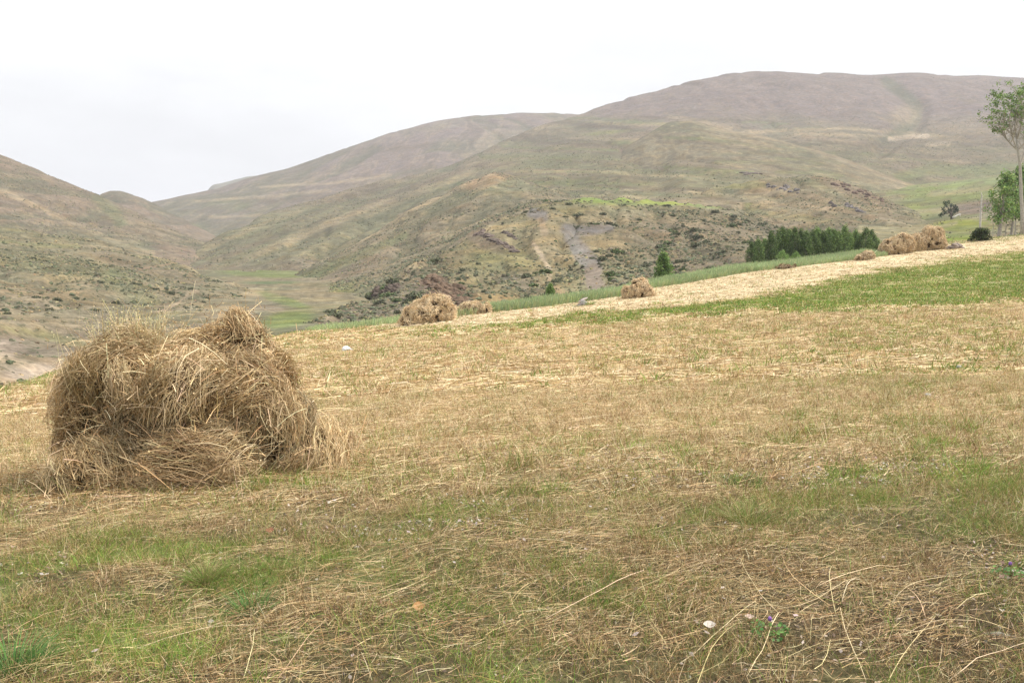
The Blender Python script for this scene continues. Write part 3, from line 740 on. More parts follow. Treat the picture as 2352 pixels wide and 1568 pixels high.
def lie(x, y, L, ang, lift):
    """start points and directions of stalks lying on the ground"""
    dx, dy = np.cos(ang), np.sin(ang)
    za = ground_z(x, y); zb = ground_z(x + dx * L, y + dy * L)
    P = np.stack([x, y, za + lift], -1)
    D = np.stack([dx * L, dy * L, zb - za], -1)
    return P, D

straw_sp, stub_sp, grass_sp = Soup(), Soup(), Soup()
ZONES = [(2.1, 6.0, 4300, 8500, 9000, 0.0018, 2), (6.0, 13.0, 2300, 3600, 4400, 0.0036, 2), (13.0, 32.0, 330, 300, 900, 0.011, 1), (32.0, 88.0, 62, 34, 190, 0.026, 1)]
for y0, y1, ds, db, dg, wd, ns in ZONES:
    k = wd / 0.0018
    # lying straw, raked roughly along the slope
    x, y = spots(y0, y1, ds)
    g, strip, beyond, near = cover(x, y)
    dens = 0.35 + 0.9 * sstep(0.40, 0.62, fbm(x * 0.8, y * 1.1, 71, 4))
    bare = sstep(0.56, 0.68, fbm(x * 0.7 + 30, y * 0.9, 73, 4)) * near
    keep = rng.random(len(x)) < dens * (1 - 0.96 * strip) * (1 - 0.80 * g * near) * (1 - 0.75 * bare) * (1 - 0.25 * near)
    x, y, near, beyond = x[keep], y[keep], near[keep], beyond[keep]
    n = len(x)
    L = np.clip(rng.lognormal(math.log(0.058), 0.72, n), 0.015, 0.34) * min(k ** 0.5, 2.6)
    ang = np.where(rng.random(n) < 0.5, math.radians(26) + 0.42 * rng.normal(size=n), rng.random(n) * 2 * math.pi)
    ang = ang + np.where(rng.random(n) < 0.5, math.pi, 0)
    P, D = lie(x, y, L, ang, 0.004 + np.abs(rng.normal(size=n)) * 0.011 * min(k ** 0.5, 2))
    D[:, 2] += L * rng.normal(size=n) * 0.07
    c = pick(STRAWS, n) * (1 - 0.36 * near * rng.random(n))[:, None] * (1 - near[:, None] * np.array([0.0, 0.05, 0.12]))
    c = c * (1 - 0.55 * beyond[:, None]) + np.array([0.66, 0.57, 0.405]) * (0.55 * beyond * (0.8 + 0.35 * rng.random(n)))[:, None]
    sd = np.cross(D, np.array([0, 0, 1.0]) + 0.9 * rng.normal(size=(n, 3)))
    kk = rng.normal(size=(n, 3)) * L[:, None] * np.array([0.05, 0.05, 0.025]) + np.array([0, 0, 1]) * (L * 0.03)[:, None]
    ribbons(straw_sp, P, D, L, wd * (0.7 + 0.7 * rng.random(n)), c, side=sd, nseg=max(ns, 1) + (1 if y1 < 7 else 0), taper=0.45, kink=kk if ns > 1 else None)
    # cut stubble and dry weeds, standing short
    x, y = spots(y0, y1, db)
    g, strip, beyond, near = cover(x, y)
    cl = sstep(0.42, 0.62, fbm(x * 2.6, y * 2.6, 81, 3))
    keep = rng.random(len(x)) < (0.25 + 0.85 * cl) * (1 - 0.8 * strip)
    x, y, near, beyond = x[keep], y[keep], near[keep], beyond[keep]; n = len(x)
    x, y, ox, oy = clump(x, y, 16, 0.03 * k ** 0.6)
    near = cover(x, y)[3]
    L = (0.018 + 0.05 * rng.random(n) ** 1.5) * (1 + 0.5 * min(k - 1, 1.5))
    D = rng.normal(size=(n, 3)) * 0.40 + np.stack([ox * 0.3, oy * 0.3, np.ones(n)], -1)
    D[:, 2] = np.abs(D[:, 2])
    P = np.stack([x, y, ground_z(x, y) - 0.004], -1)
    mixw = (rng.random(n) < near * 0.66)[:, None]
    c = np.where(mixw, pick(WEEDS, n), pick(STRAWS, n) * 0.92)
    ribbons(stub_sp, P, D, L, wd * (0.6 + 0.7 * rng.random(n)), c, bend=rng.normal(size=(n, 3)) * (L * 0.6)[:, None], nseg=ns, taper=0.5)
    # green grass in patches
    x, y = spots(y0, y1, dg)
    g, strip, beyond, near = cover(x, y)
    cl = sstep(0.40, 0.66, fbm(x * 2.1 + 5, y * 2.1, 91, 3))
    keep = rng.random(len(x)) < (g ** 1.1) * (0.30 + 0.95 * cl * (1 - strip) + 1.1 * strip)
    x, y, strip = x[keep], y[keep], strip[keep]; n = len(x)
    x, y, ox, oy = clump(x, y, 18, 0.035 * k ** 0.6)
    strip = cover(x, y)[1]
    L = (0.03 + 0.08 * rng.random(n) ** 1.6) * (1 - 0.30 * strip) * (1 + 0.3 * min(k - 1, 1.5)) * (0.7 + 0.7 * fbm(x * 5, y * 5, 97, 2))
    D = rng.normal(size=(n, 3)) * 0.34 + np.stack([0.1 + ox * 0.35, oy * 0.35, np.ones(n)], -1); D[:, 2] = np.abs(D[:, 2])
    P = np.stack([x, y, ground_z(x, y) - 0.004], -1)
    tone = 0.7 + 0.6 * fbm(x * 0.9, y * 0.9, 95, 3)
    ribbons(grass_sp, P, D, L, wd * (0.8 + 0.9 * rng.random(n)), pick(GREENS, n, 0.2) * tone[:, None], bend=rng.normal(size=(n, 3)) * (L * 0.45)[:, None] * np.array([1, 1, 0.5]), nseg=ns, taper=0.8)
tag(straw_sp.build("straw", [M_STRAW]), "loose pale straw lying raked over the mown field", "straw", kind="stuff")
tag(stub_sp.build("stubble", [M_STRAW]), "short dry stubble and brown weeds standing on the field", "stubble", kind="stuff")
tag(grass_sp.build("grass", [M_GRASS]), "short green grass growing in patches through the stubble", "grass", kind="stuff")

# dead leaf flakes on the bare soil
sp = Soup()
x, y = spots(2.1, 12, 520)
g, strip, beyond, near = cover(x, y)
keep = rng.random(len(x)) < near * sstep(0.54, 0.68, fbm(x * 0.7 + 30, y * 0.9, 73, 4)) * 1.0 + 0.035 * near
x, y = x[keep], y[keep]; n = len(x)
pal = np.array([(0.36, 0.31, 0.265), (0.29, 0.24, 0.195), (0.43, 0.39, 0.345), (0.23, 0.165, 0.115), (0.16, 0.105, 0.07)])
cards(sp, np.stack([x, y, ground_z(x, y) + 0.008 + 0.02 * rng.random(n)], -1), np.array([0, -0.15, 1.0]) + 0.45 * rng.normal(size=(n, 3)), 0.012 + 0.022 * rng.random(n), pick(pal, n))
x, y = spots(2.1, 9.5, 1500)
g, strip, beyond, near = cover(x, y)
keep = rng.random(len(x)) < near * (0.35 + 0.65 * sstep(0.48, 0.66, fbm(x * 0.7 + 30, y * 0.9, 73, 4))) * (1 - 0.5 * g)
x, y = x[keep], y[keep]; n = len(x)
pal2 = np.array([(0.13, 0.09, 0.06), (0.08, 0.055, 0.038), (0.20, 0.15, 0.11), (0.30, 0.25, 0.20), (0.055, 0.04, 0.03)])
cards(sp, np.stack([x, y, ground_z(x, y) + 0.004 + 0.012 * rng.random(n)], -1), np.array([0, -0.3, 1.0]) + 0.8 * rng.normal(size=(n, 3)), 0.006 + 0.016 * rng.random(n) ** 2, pick(pal2, n, 0.25))
tag(sp.build("dry_leaves", [M_FLAKE]), "pale grey dead leaves scattered on the bare soil", "leaves", kind="stuff")

# the standing green crop along the far edge
sp = Soup()
xs = rng.random(70000) * (WX[-1] - WX[0] - 4) + WX[0] + 4
dd = rng.random(len(xs)) ** 1.25 * 5.0
thin = rng.random(len(xs)) < 0.35 + 0.65 * sstep(-9, 2, xs)
xs, dd = xs[thin], dd[thin]
n = len(xs); ys = wheat_front(xs) + dd + 0.9 * (fbm(xs * 0.8, xs * 0.1, 3, 4) - 0.5)
hgt = (0.34 + 0.20 * rng.random(n)) * (1 - 0.25 * sstep(15, 32, xs)) * (0.5 + 0.5 * sstep(-14, 2, xs)) * (0.85 + 0.3 * fbm(xs * 0.5, ys * 0.5, 4, 3))
c = np.array([(0.33, 0.42, 0.20), (0.38, 0.45, 0.21), (0.29, 0.385, 0.20), (0.44, 0.46, 0.25)])
cc = pick(c, n, 0.14) * (0.8 + 0.4 * fbm(xs * 0.25, ys * 0.5, 6, 3))[:, None]
D = np.array([0.12, 0, 1.0]) + 0.14 * rng.normal(size=(n, 3))
ribbons(sp, np.stack([xs, ys, ground_z(xs, ys) - 0.02], -1), D, hgt, 0.022 + 0.02 * rng.random(n), cc, side=np.array([1.0, 0, 0]) + 0.5 * rng.normal(size=(n, 3)), bend=rng.normal(size=(n, 3)) * 0.08, nseg=2, taper=0.5)
tag(sp.build("wheat", [M_GRASS]), "strip of standing green crop along the far edge of the field", "crop", kind="stuff")

# ------------------------------------------------------------------ haystacks
HAY = np.array([(0.58, 0.43, 0.24), (0.46, 0.31, 0.155), (0.27, 0.165, 0.075), (0.74, 0.58, 0.36), (0.38, 0.31, 0.175), (0.50, 0.32, 0.155)])

def haystack(name, at, ells, clumps, per, width, csize, label, group, gap=0.16, core=0.84, green=0.0, loose=600, tone=1.0, pale=0.0, mat=0):
    at = np.asarray(at, float)
    E_ = np.array([e[:3] for e in ells]); Rr = np.array([e[3:6] for e in ells])
    z0 = float(ground_z(at[0], at[1]))
    def shear(P): return np.stack([P[..., 0], P[..., 1], P[..., 2] + ground_z(P[..., 0] + at[0], P[..., 1] + at[1]) - z0], -1)
    sp = Soup()
    for i in range(len(ells)):
        blob(sp, E_[i], Rr[i] * core, np.array([0.075, 0.048, 0.023]), 28, 18, 0.16, 3.0, i + 3, mat=1)  # core colour darkened so the hollows between forkfuls look deep in shade
    sp.v = [shear(v.astype(float)).astype(np.float32) for v in sp.v]
    # surface points of the union
    w = (Rr[:, 0] * Rr[:, 1] + Rr[:, 0] * Rr[:, 2] + Rr[:, 1] * Rr[:, 2]); w = w / w.sum()
    pts, nrm = [], []
    tries = 0
    while len(pts) < clumps and tries < 60000:
        tries += 1
        k = rng.choice(len(ells), p=w); d = rng.normal(size=3); d /= np.linalg.norm(d)
        p = E_[k] + d * Rr[k]
        if p[2] < 0.02: continue
        q = (((p - E_) / (Rr * 0.97)) ** 2).sum(1); q[k] = 9
        if (q < 1).any(): continue
        if pts and np.min(np.linalg.norm(np.array(pts) - p, axis=1)) < gap: continue
        pts.append(p); nrm.append(unit(d / Rr[k]))
    for p, nn in zip(pts, nrm):
        m = int(per * (0.6 + 0.8 * rng.random()))
        dn = np.array([0, 0, -1.0]); t = dn - nn * (dn @ nn)
        t = unit(t + 0.05 * rng.normal(size=3)) if np.linalg.norm(t) > 0.25 else unit(np.cross(nn, rng.normal(size=3)))
        an = rng.normal() * 0.9 if rng.random() < 0.6 else rng.random() * 6.283
        b = np.cross(nn, t); t2 = t * math.cos(an) + b * math.sin(an); b = np.cross(nn, t2)
        R = csize * (0.60 + 0.85 * rng.random() ** 1.3)
        up = 0.04 + 0.50 * rng.random()
        rt, rb, rn = R * 0.86, R * (0.5 + 0.3 * rng.random()), R * (0.40 + 0.25 * rng.random())
        ctr = p + nn * (up - 0.42) * R
        bs = Soup(); blob(bs, (0, 0, 0), (rt * 0.8, rb * 0.8, rn * 0.74), np.array([0.075, 0.048, 0.023]), 12, 8, 0.22, 2.0, int(rng.integers(999)), mat=1)  # clump body in the same darkened colour, shade for the gaps
        M_ = np.stack([t2, b, nn])
        sp.add(shear(bs.v[0].astype(float) @ M_ + ctr), bs.f[0], bs.c[0], 1)
        sph = rng.normal(size=(m, 3)); sph[:, 2] = np.abs(sph[:, 2]) * 1.1 - 0.02; sph = unit(sph)
        rr = 0.84 + 0.15 * np.abs(rng.normal(size=m)); sph = sph * rr[:, None]
        oa = sph[:, 0] * rt
        P = ctr + t2 * oa[:, None] + b * (sph[:, 1] * rb)[:, None] + nn * (sph[:, 2] * rn)[:, None]
        slope_ = -oa / (rt * rt) * rn * 1.1 / np.maximum(sph[:, 2], 0.35) * 0.55
        D = t2 + b * (0.42 * rng.normal(size=m))[:, None] + nn * (slope_ * rt * 0.9 + 0.10 * rng.normal(size=m))[:, None] + 0.16 * rng.normal(size=(m, 3)); D = D + (rng.random(m) < 0.18)[:, None] * rng.normal(size=(m, 3)) * 0.9
        D = unit(D); L = R * (0.22 + 1.05 * rng.random(m) ** 2.0)
        P = P - D * (L * 0.5)[:, None]
        low = P[:, 2] + np.minimum(D[:, 2], 0) * L
        P[:, 2] += np.maximum(0.01 - low, 0) * 0.9
        base = HAY[rng.integers(len(HAY))] * 0.6 + HAY.mean(0) * 0.4
        c = (pick(HAY, m, 0.2) * 0.6 + base * 0.4) * (0.85 + 0.3 * rng.random()) * tone
        if green: c = c * (1 - green * rng.random()) + np.array([0.27, 0.26, 0.15]) * green * rng.random()
        if pale: c = c * (1 - pale) + np.array([0.60, 0.51, 0.375]) * pale * (0.75 + 0.5 * rng.random((m, 1)))
        ribbons(sp, shear(P), D, L, width * (0.5 + 0.7 * rng.random(m) + 1.1 * (rng.random(m) < 0.06)), c, bend=np.array([0, 0, -1.0]) * (L * 0.22)[:, None], kink=nn * (L * 0.10)[:, None] + rng.normal(size=(m, 3)) * (L * 0.10)[:, None], nseg=3, taper=0.4)
        q_ = m // 3      # broken leaves and chaff
        cards(sp, shear(P[:q_] + 0.02 * rng.normal(size=(q_, 3))), nn + 0.8 * rng.normal(size=(q_, 3)), width * (2.5 + 3 * rng.random(q_)), c[:q_] * (0.6 + 0.7 * rng.random((q_, 1))))
    if mat:            # short broken bits matted over everything, lying flat on the heap
        k = rng.integers(len(pts), size=mat); NN = np.array(nrm)[k]
        off = rng.normal(size=(mat, 3)) * csize * 0.55; off -= NN * (off * NN).sum(1, keepdims=True)
        P = np.array(pts)[k] + off + NN * (0.10 * csize * rng.normal(size=(mat, 1)))
        P[:, 2] = np.maximum(P[:, 2], 0.02); D = rng.normal(size=(mat, 3)); D -= NN * (D * NN).sum(1, keepdims=True) * 0.8
        L = 0.03 + 0.10 * rng.random(mat) ** 1.5
        ribbons(sp, shear(P), D, L, width * (0.5 + 0.9 * rng.random(mat)), pick(HAY, mat, 0.25) * tone, kink=rng.normal(size=(mat, 3)) * (L * 0.12)[:, None], nseg=2, taper=0.4, mat=0)
    if mat:            # loose hay shed on the ground round the foot
        q_ = 5200; a_ = rng.random(q_) * 6.283; rr_ = 0.95 + 0.55 * rng.random(q_) ** 1.8
        P = np.stack([1.12 * rr_ * np.cos(a_), 0.05 + 0.86 * rr_ * np.sin(a_), 0.012 + 0.10 * (1.5 - rr_).clip(0) * rng.random(q_)], -1)
        D = rng.normal(size=(q_, 3)) * np.array([1, 1, 0.10]); L = 0.06 + 0.24 * rng.random(q_) ** 1.6
        ribbons(sp, shear(P), D, L, width * (0.5 + 0.6 * rng.random(q_)), pick(HAY, q_, 0.2) * tone, side=np.array([0, 0, 1.0]) + 0.9 * rng.normal(size=(q_, 3)), kink=rng.normal(size=(q_, 3)) * (L * 0.08)[:, None] * np.array([1, 1, 0.3]), nseg=3, taper=0.4)
    # single stalks sticking out, and a skirt spread on the ground
    k = rng.integers(len(pts), size=loose); P = np.array(pts)[k] + rng.normal(size=(loose, 3)) * csize * 0.5
    P[:, 2] = np.maximum(P[:, 2], 0.03)
    D = np.array(nrm)[k] * 0.22 + rng.normal(size=(loose, 3)) * 0.6; L = csize * (0.5 + 1.5 * rng.random(loose) ** 1.5); D = unit(D)
    P = P - D * (L * 0.55)[:, None]; low = P[:, 2] + np.minimum(D[:, 2], 0) * L
    P[:, 2] += np.maximum(0.01 - low, 0)
    ribbons(sp, shear(P), D, L, width * 0.9, pick(HAY[[0, 1, 3, 3, 5]], loose, 0.2) * 1.12 * tone, bend=np.array([0, 0, -1.0]) * (L * 0.3)[:, None], nseg=3, taper=0.5)
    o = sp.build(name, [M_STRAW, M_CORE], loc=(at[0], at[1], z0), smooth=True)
    return tag(o, label, "haystack", group)

rng = np.random.default_rng(103)
G_ST = "hay piles left on the mown field"
hs = haystack("haystack", cast(430, 1088),
    [(0.05, 0.18, 0.30, 0.86, 0.66, 0.46), (-0.40, 0.05, 0.66, 0.42, 0.46, 0.36), (-0.64, 0.06, 0.66, 0.24, 0.40, 0.32), (0.22, 0.05, 0.72, 0.50, 0.50, 0.34), (0.54, 0.06, 0.66, 0.28, 0.42, 0.34), (0.08, 0.10, 0.98, 0.28, 0.26, 0.14), (0.34, 0.12, 1.04, 0.25, 0.24, 0.20), (0.52, 0.1, 0.92, 0.2, 0.3, 0.16),
     (-0.44, 0.10, 0.96, 0.22, 0.26, 0.12), (-0.06, 0.05, 0.84, 0.34, 0.42, 0.22), (0.84, 0.05, 0.10, 0.38, 0.36, 0.20), (0.68, 0.02, 0.34, 0.34, 0.42, 0.32), (-0.70, 0.02, 0.32, 0.24, 0.42, 0.36), (-0.50, -0.44, 0.10, 0.32, 0.28, 0.26), (0.22, -0.38, 0.16, 0.46, 0.36, 0.28), (0.18, -0.30, 0.76, 0.34, 0.30, 0.15), (-0.40, -0.24, 0.84, 0.36, 0.28, 0.16)],
    92, 760, 0.0044, 0.25, "large ragged haystack in the near left of the field", G_ST, 0.22, green=0.25, loose=2000, core=0.72, tone=1.06, mat=9000)
# pale seedy stems standing up at its top left
sp = Soup(); n = 420
P = np.stack([-0.45 + 0.14 * rng.normal(size=n), 0.05 + 0.12 * rng.normal(size=n), 0.98 + 0.08 * rng.normal(size=n)], -1)
D = unit(np.array([0.12, 0, 1.0]) + np.stack([0.30 * rng.normal(size=n), 0.25 * rng.normal(size=n), 0 * P[:, 0]], -1) + (P - np.array([-0.42, 0.05, 1.0])) * 1.2)
L = 0.18 + 0.22 * rng.random(n)
cs = pick(np.array([(0.60, 0.49, 0.30), (0.52, 0.42, 0.22), (0.45, 0.40, 0.22)]), n)
ribbons(sp, P, D, L, 0.0045, cs, bend=rng.normal(size=(n, 3)) * 0.05, nseg=3, taper=0.4)
tips = P + D * L[:, None]
for q in range(3):
    cards(sp, tips - D * (0.018 * q) + rng.normal(size=(n, 3)) * 0.012, rng.normal(size=(n, 3)), 0.015, cs)
sp.build("stem_tuft", [M_STRAW], parent=hs)

haystack("haystack", cast(985, 742), [(0.0, 0.1, 0.45, 1.15, 0.95, 0.72), (0.25, 0.1, 0.85, 0.80, 0.7, 0.52), (-0.55, -0.1, 0.55, 0.66, 0.7, 0.62), (0.75, 0.1, 0.42, 0.62, 0.6, 0.55), (-0.9, -0.3, 0.15, 0.5, 0.5, 0.35)],
    75, 200, 0.016, 0.30, "tall pale haystack in mid field left of a low flat heap", G_ST, 0.24, loose=300, tone=1.4, pale=0.45)
haystack("haystack", cast(1085, 722), [(-0.30, 0.1, 0.22, 0.75, 0.6, 0.42), (0.0, 0.1, 0.36, 0.50, 0.5, 0.32), (0.74, 0.05, 0.22, 0.36, 0.4, 0.36)],
    45, 170, 0.016, 0.24, "low flat hay heap with a small lump at its right end", G_ST, 0.2, loose=200, tone=1.4, pale=0.455)
haystack("haystack", cast(1464, 684), [(0.0, 0.1, 0.34, 0.74, 0.65, 0.52), (0.08, 0.1, 0.70, 0.52, 0.5, 0.40), (-0.45, 0.0, 0.30, 0.42, 0.4, 0.42), (0.5, 0.0, 0.25, 0.4, 0.4, 0.36)],
    55, 190, 0.018, 0.26, "compact haystack beside the green crop, alone between stump and poplars", G_ST, 0.2, loose=200, tone=1.4, pale=0.45)
haystack("haystack", cast(1988, 597), [(0.20, 0.1, 0.22, 0.48, 0.5, 0.44), (-0.38, 0.0, 0.14, 0.42, 0.4, 0.26)],
    34, 100, 0.026, 0.26, "small greyish hay heap at the crop edge beside the long haystacks", G_ST, 0.2, loose=120, tone=1.05, pale=0.3)
haystack("haystack", cast(2064, 583), [(-0.95, 0.1, 0.5, 0.48, 0.6, 0.72), (-0.2, -0.1, 0.55, 0.62, 0.65, 0.80), (0.55, 0.1, 0.75, 0.62, 0.6, 0.75), (0.35, 0.3, 1.0, 0.6, 0.5, 0.5)],
    80, 190, 0.022, 0.32, "lobed haystack touching the left side of the tallest far one", G_ST, 0.26, loose=250, tone=1.28, pale=0.35)
haystack("haystack", cast(2128, 574), [(-0.75, 0.0, 0.62, 0.75, 0.65, 0.80), (0.1, 0.1, 0.7, 0.8, 0.65, 0.8), (0.85, 0.0, 0.62, 0.62, 0.65, 0.75), (0.42, 0.1, 1.48, 0.62, 0.55, 0.42), (0.88, 0.05, 1.25, 0.5, 0.5, 0.5), (1.15, 0.0, 0.4, 0.4, 0.5, 0.5)],
    110, 190, 0.022, 0.32, "tallest far haystack with a square block of hay on its right end", G_ST, 0.26, loose=300, tone=1.28, pale=0.35)
haystack("hay_heap", cast(1802, 617), [(0.0, 0.1, 0.05, 0.6, 0.5, 0.20), (0.4, 0.1, 0.05, 0.4, 0.4, 0.14)], 16, 90, 0.026, 0.2, "flat reddish brown hay remnant in front of the poplars", None, 0.2, loose=80, tone=0.62)["category"] = "hay heap"

# ------------------------------------------------------------------ trees
def trunk_pts(H, lean=(0, 0), n=7, wob=0.02):
    t = np.linspace(0, 1, n)
    p = np.stack([lean[0] * t + wob * H * rng.normal(size=n) * t, lean[1] * t + wob * H * rng.normal(size=n) * t, H * t - 0.5 * (1 - t)], -1)
    return p

LEAF = np.array([(0.085, 0.135, 0.042), (0.110, 0.165, 0.048), (0.065, 0.110, 0.036), (0.14, 0.19, 0.055)])
def crown_cards(sp, centres, rad, per, size, pal=LEAF, tone=1.0, squash=1.0):
    for p, r in zip(centres, rad):
        m = int(per * (0.7 + 0.6 * rng.random()))
        off = rng.normal(size=(m, 3)); off = off / np.linalg.norm(off, axis=1, keepdims=True) * (rng.random((m, 1)) ** 0.45) * r
        off[:, 2] *= squash
        c = pick(pal, m, 0.22) * (0.75 + 0.5 * rng.random()) * tone
        cards(sp, p + off, off / r + 0.8 * rng.normal(size=(m, 3)) + np.array([0, 0, 0.35]), size * (0.65 + 0.7 * rng.random(m)), c, aspect=1.25)

def poplar_meshes(H, R, seed, leaf, tone, low=0.06, round_=False):
    st = Soup(); tp = trunk_pts(H * 0.94, (0.02 * H, 0), 8, 0.008)
    tube(st, tp, np.linspace(0.018 * H, 0.003 * H, 8), (0.20, 0.175, 0.145), 7, rough=0.05)
    cs, rs = [], []
    n = 95
    for k in range(n):
        t = low + (1 - low) * (k + rng.random()) / n
        prof = R * (math.sin(math.pi * min(t * 0.80 + 0.16, 1.0)) ** 0.75) * (1.0 if t < 0.75 else (1 - t) / 0.25 * 0.55 + 0.45)
        if round_: prof = R * (math.sin(math.pi * min(t * 0.86 + 0.12, 1.0)) ** 0.6) * (1.12 - 0.45 * t)
        a = rng.random() * 2 * math.pi; q = prof * math.sqrt(rng.random()) * (0.85 + 0.35 * rng.random())
        p = np.array([q * math.cos(a) + 0.02 * H * t, q * math.sin(a), H * t * 0.985]); cs.append(p); rs.append(R * (0.24 + 0.2 * rng.random()))
        if k % 4 == 0 and t < 0.85:
            z0 = max(p[2] - q * 1.3, 0.1); tube(st, [(0.02 * H * t, 0, z0), p * 0.6 + np.array([0, 0, z0]) * 0.4, p], [0.006 * H, 0.004 * H, 0.002 * H], (0.19, 0.165, 0.135), 5, cap=False)
    sc_ = Soup(); crown_cards(sc_, cs, rs, 44, leaf, tone=tone, squash=1.7)
    return st.mesh("trunk", [M_BARK]), sc_.mesh("crown", [M_LEAF], False)

def put_tree(name, loc, meshes, label, cat="tree", group=None, scale=(1, 1, 1), rz=0.0):
    r = empty(name, loc, label, cat, group); r.scale = scale; r.rotation_euler = (0, 0, rz)
    for nm, me in zip(("trunk", "crown"), meshes):
        o = bpy.data.objects.new(nm, me); COL.objects.link(o); o.parent = r
    return r

protos = [poplar_meshes(4.6, 1.02 + 0.1 * k, k, 0.16, (1.05, 1.35, 1.75, 1.2, 2.4)[k]) for k in range(5)]
WT = [(1700, 606), (1720, 603), (1800, 598), (1900, 590), (1960, 584), (2020, 578)]
row = [(1726,560),(1742,552),(1756,545),(1770,540),(1786,533),(1799,529),(1812,528),(1824,531),(1838,528),(1852,527),(1864,532),(1876,529),(1889,533),(1901,530),(1914,529),(1926,533),(1938,528),(1950,534),(1963,531),(1976,540),(1988,530),(2001,536),(2010,549)]
ORD = "first second third fourth fifth sixth seventh eighth ninth tenth eleventh twelfth thirteenth fourteenth fifteenth sixteenth seventeenth eighteenth nineteenth twentieth twenty-first twenty-second twenty-third".split()
for k, (u, vt) in enumerate(row):
    Yt = 114 + 7 * rng.random(); vt = vt + rng.normal() * 4
    vb = np.interp(u, *zip(*WT)) + 9
    dx, dz = ray(u, vb); dz2 = ray(u, vt)[1]; H = (dz2 - dz) * Yt
    s = H / 4.6
    put_tree("poplar_tree", (dx * Yt, Yt, dz * Yt), protos[int(rng.integers(4))], "narrow dark green poplar, %s from the left in the row behind the crop" % ORD[k], "tree", "poplars in a dense row behind the crop", (max(s, 0.8) * (0.85 + 0.3 * rng.random()), max(s, 0.8), s), rng.random() * 6.28)
for u, vb, vt, lb in ((1797, 597, 577, "small pale young poplar, left of two in front of the row"), (1828, 596, 580, "tiny pale young poplar, right of two in front of the row")):
    dx, dz = ray(u, vb + 6); Yt = 111; s = (ray(u, vt)[1] - dz) * Yt / 4.6
    put_tree("poplar_tree", (dx * Yt, Yt, dz * Yt), protos[4], lb, "tree", "young poplars in front of the row", (s * 1.7, s * 1.7, s), 1.0 + u)
# two lone trees at the crop edge
for u, vb, vt, Yt, sx, lb in ((1523, 646, 583, 92, 1.55, "lone bushy green tree behind the crop, above the compact haystack"), (1263, 690, 653, 76, 1.5, "lone very small dark green tree at the far edge of the crop")):
    dx, dz = ray(u, vb); H = (ray(u, vt)[1] - dz) * Yt; s = H / 4.6
    put_tree("young_tree", (dx * Yt, Yt, dz * Yt), poplar_meshes(4.6, 1.25, 11, 0.24, 1.7, 0.03, True), lb, "tree", None, (s * sx * 0.78, s * sx * 0.78, s))

# the tall half bare poplar cut by the right edge of the picture
def at(u, v, Y):
    dx, dz = ray(u, v); return np.array([dx * Y, Y, dz * Y])
PX = 86.0 / F
b0 = at(2348, 545, 86)
st = Soup(); sc_ = Soup()
def loc(u, v, dy=0.0): return at(u, v, 86 + dy) - b0
main = [loc(2349, 556), loc(2348, 500), loc(2345, 430), loc(2343, 380), loc(2338, 345), loc(2336, 320)]
tube(st, main, [0.21, 0.175, 0.15, 0.13, 0.11, 0.09], (0.33, 0.31, 0.275), 10, rough=0.04)
ends = []
def limb(a, b, r0, r1, col=(0.34, 0.31, 0.27), bow=0.25):
    a, b = np.asarray(a, float), np.asarray(b, float); m = (a + b) / 2 + np.array([0, 0, -bow]) * np.linalg.norm(b - a) * 0.25 + rng.normal(size=3) * 0.08
    tube(st, [a, m * 0.6 + a * 0.4, m * 0.6 + b * 0.4, b], [r0, r0 * 0.75 + r1 * 0.25, r0 * 0.4 + r1 * 0.6, r1], col, 6, cap=False)
    return b
forks = [((2338,345),(2318,285),0),((2336,320),(2330,250),0.6),((2336,320),(2352,240),-0.5),((2343,380),(2372,290),0.8),((2338,345),(2296,300),1.0),((2338,345),(2400,270),-1.0)]
for (a, b, dy) in forks:
    e = limb(loc(*a), loc(*b, dy), 0.085, 0.03)
    for k in range(13):
        q = loc(*a) * (1 - (f := 0.35 + 0.65 * rng.random())) + e * f
        tgt = q + np.array([rng.normal() * 1.1, rng.normal() * 1.1, 0.9 + 1.2 * rng.random()])
        tgt[0] -= 0.5 * rng.random()
        limb(q, tgt, 0.032, 0.010, bow=0.1); ends.append(tgt)
        for j in range(3):
            t2 = tgt * (0.4 + 0.4 * rng.random()) + q * 0.35 + rng.normal(size=3) * 0.5; t2 = q + (tgt - q) * (0.3 + 0.6 * rng.random())
            t3 = t2 + np.array([rng.normal() * 0.7, rng.normal() * 0.7, 0.3 + 0.6 * rng.random()]); limb(t2, t3, 0.017, 0.008, bow=0.1); ends.append(t3)
ends = np.array(ends)
topz = loc(2340, 212)[2]
P5 = np.array([(0.17, 0.27, 0.085), (0.22, 0.32, 0.105), (0.115, 0.20, 0.07), (0.26, 0.33, 0.12)])
prob = np.clip((ends[:, 2] / topz - 0.58) / 0.40, 0.03, 1) ** 1.3
selm = rng.random(len(ends)) < prob
crown_cards(sc_, ends[selm], 0.26 + 0.2 * rng.random(selm.sum()), 16, 0.16, P5)
tops = [loc(u, v, dy) for u, v, dy in ((2284,216,0),(2296,222,.3),(2308,222,-.2),(2320,224,0),(2330,232,.3),(2342,216,0),(2350,210,.2),(2352,224,0),(2362,214,0),(2372,230,.5),(2384,222,0),(2310,240,.4),(2325,244,0),(2288,238,0),(2296,300,1),(2283,296,1),(2276,286,1),(2290,258,.5),(2276,270,.4),(2400,240,0),(2390,260,.5))]
crown_cards(sc_, tops, [0.34] * len(tops), 58, 0.16, P5)
r = empty("poplar_tree", tuple(b0), "tall half bare poplar with pale trunk and leaves only at its top", "tree")
st.build("trunk", [M_BARK], parent=r); sc_.build("crown", [M_LEAF], parent=r, smooth=False)

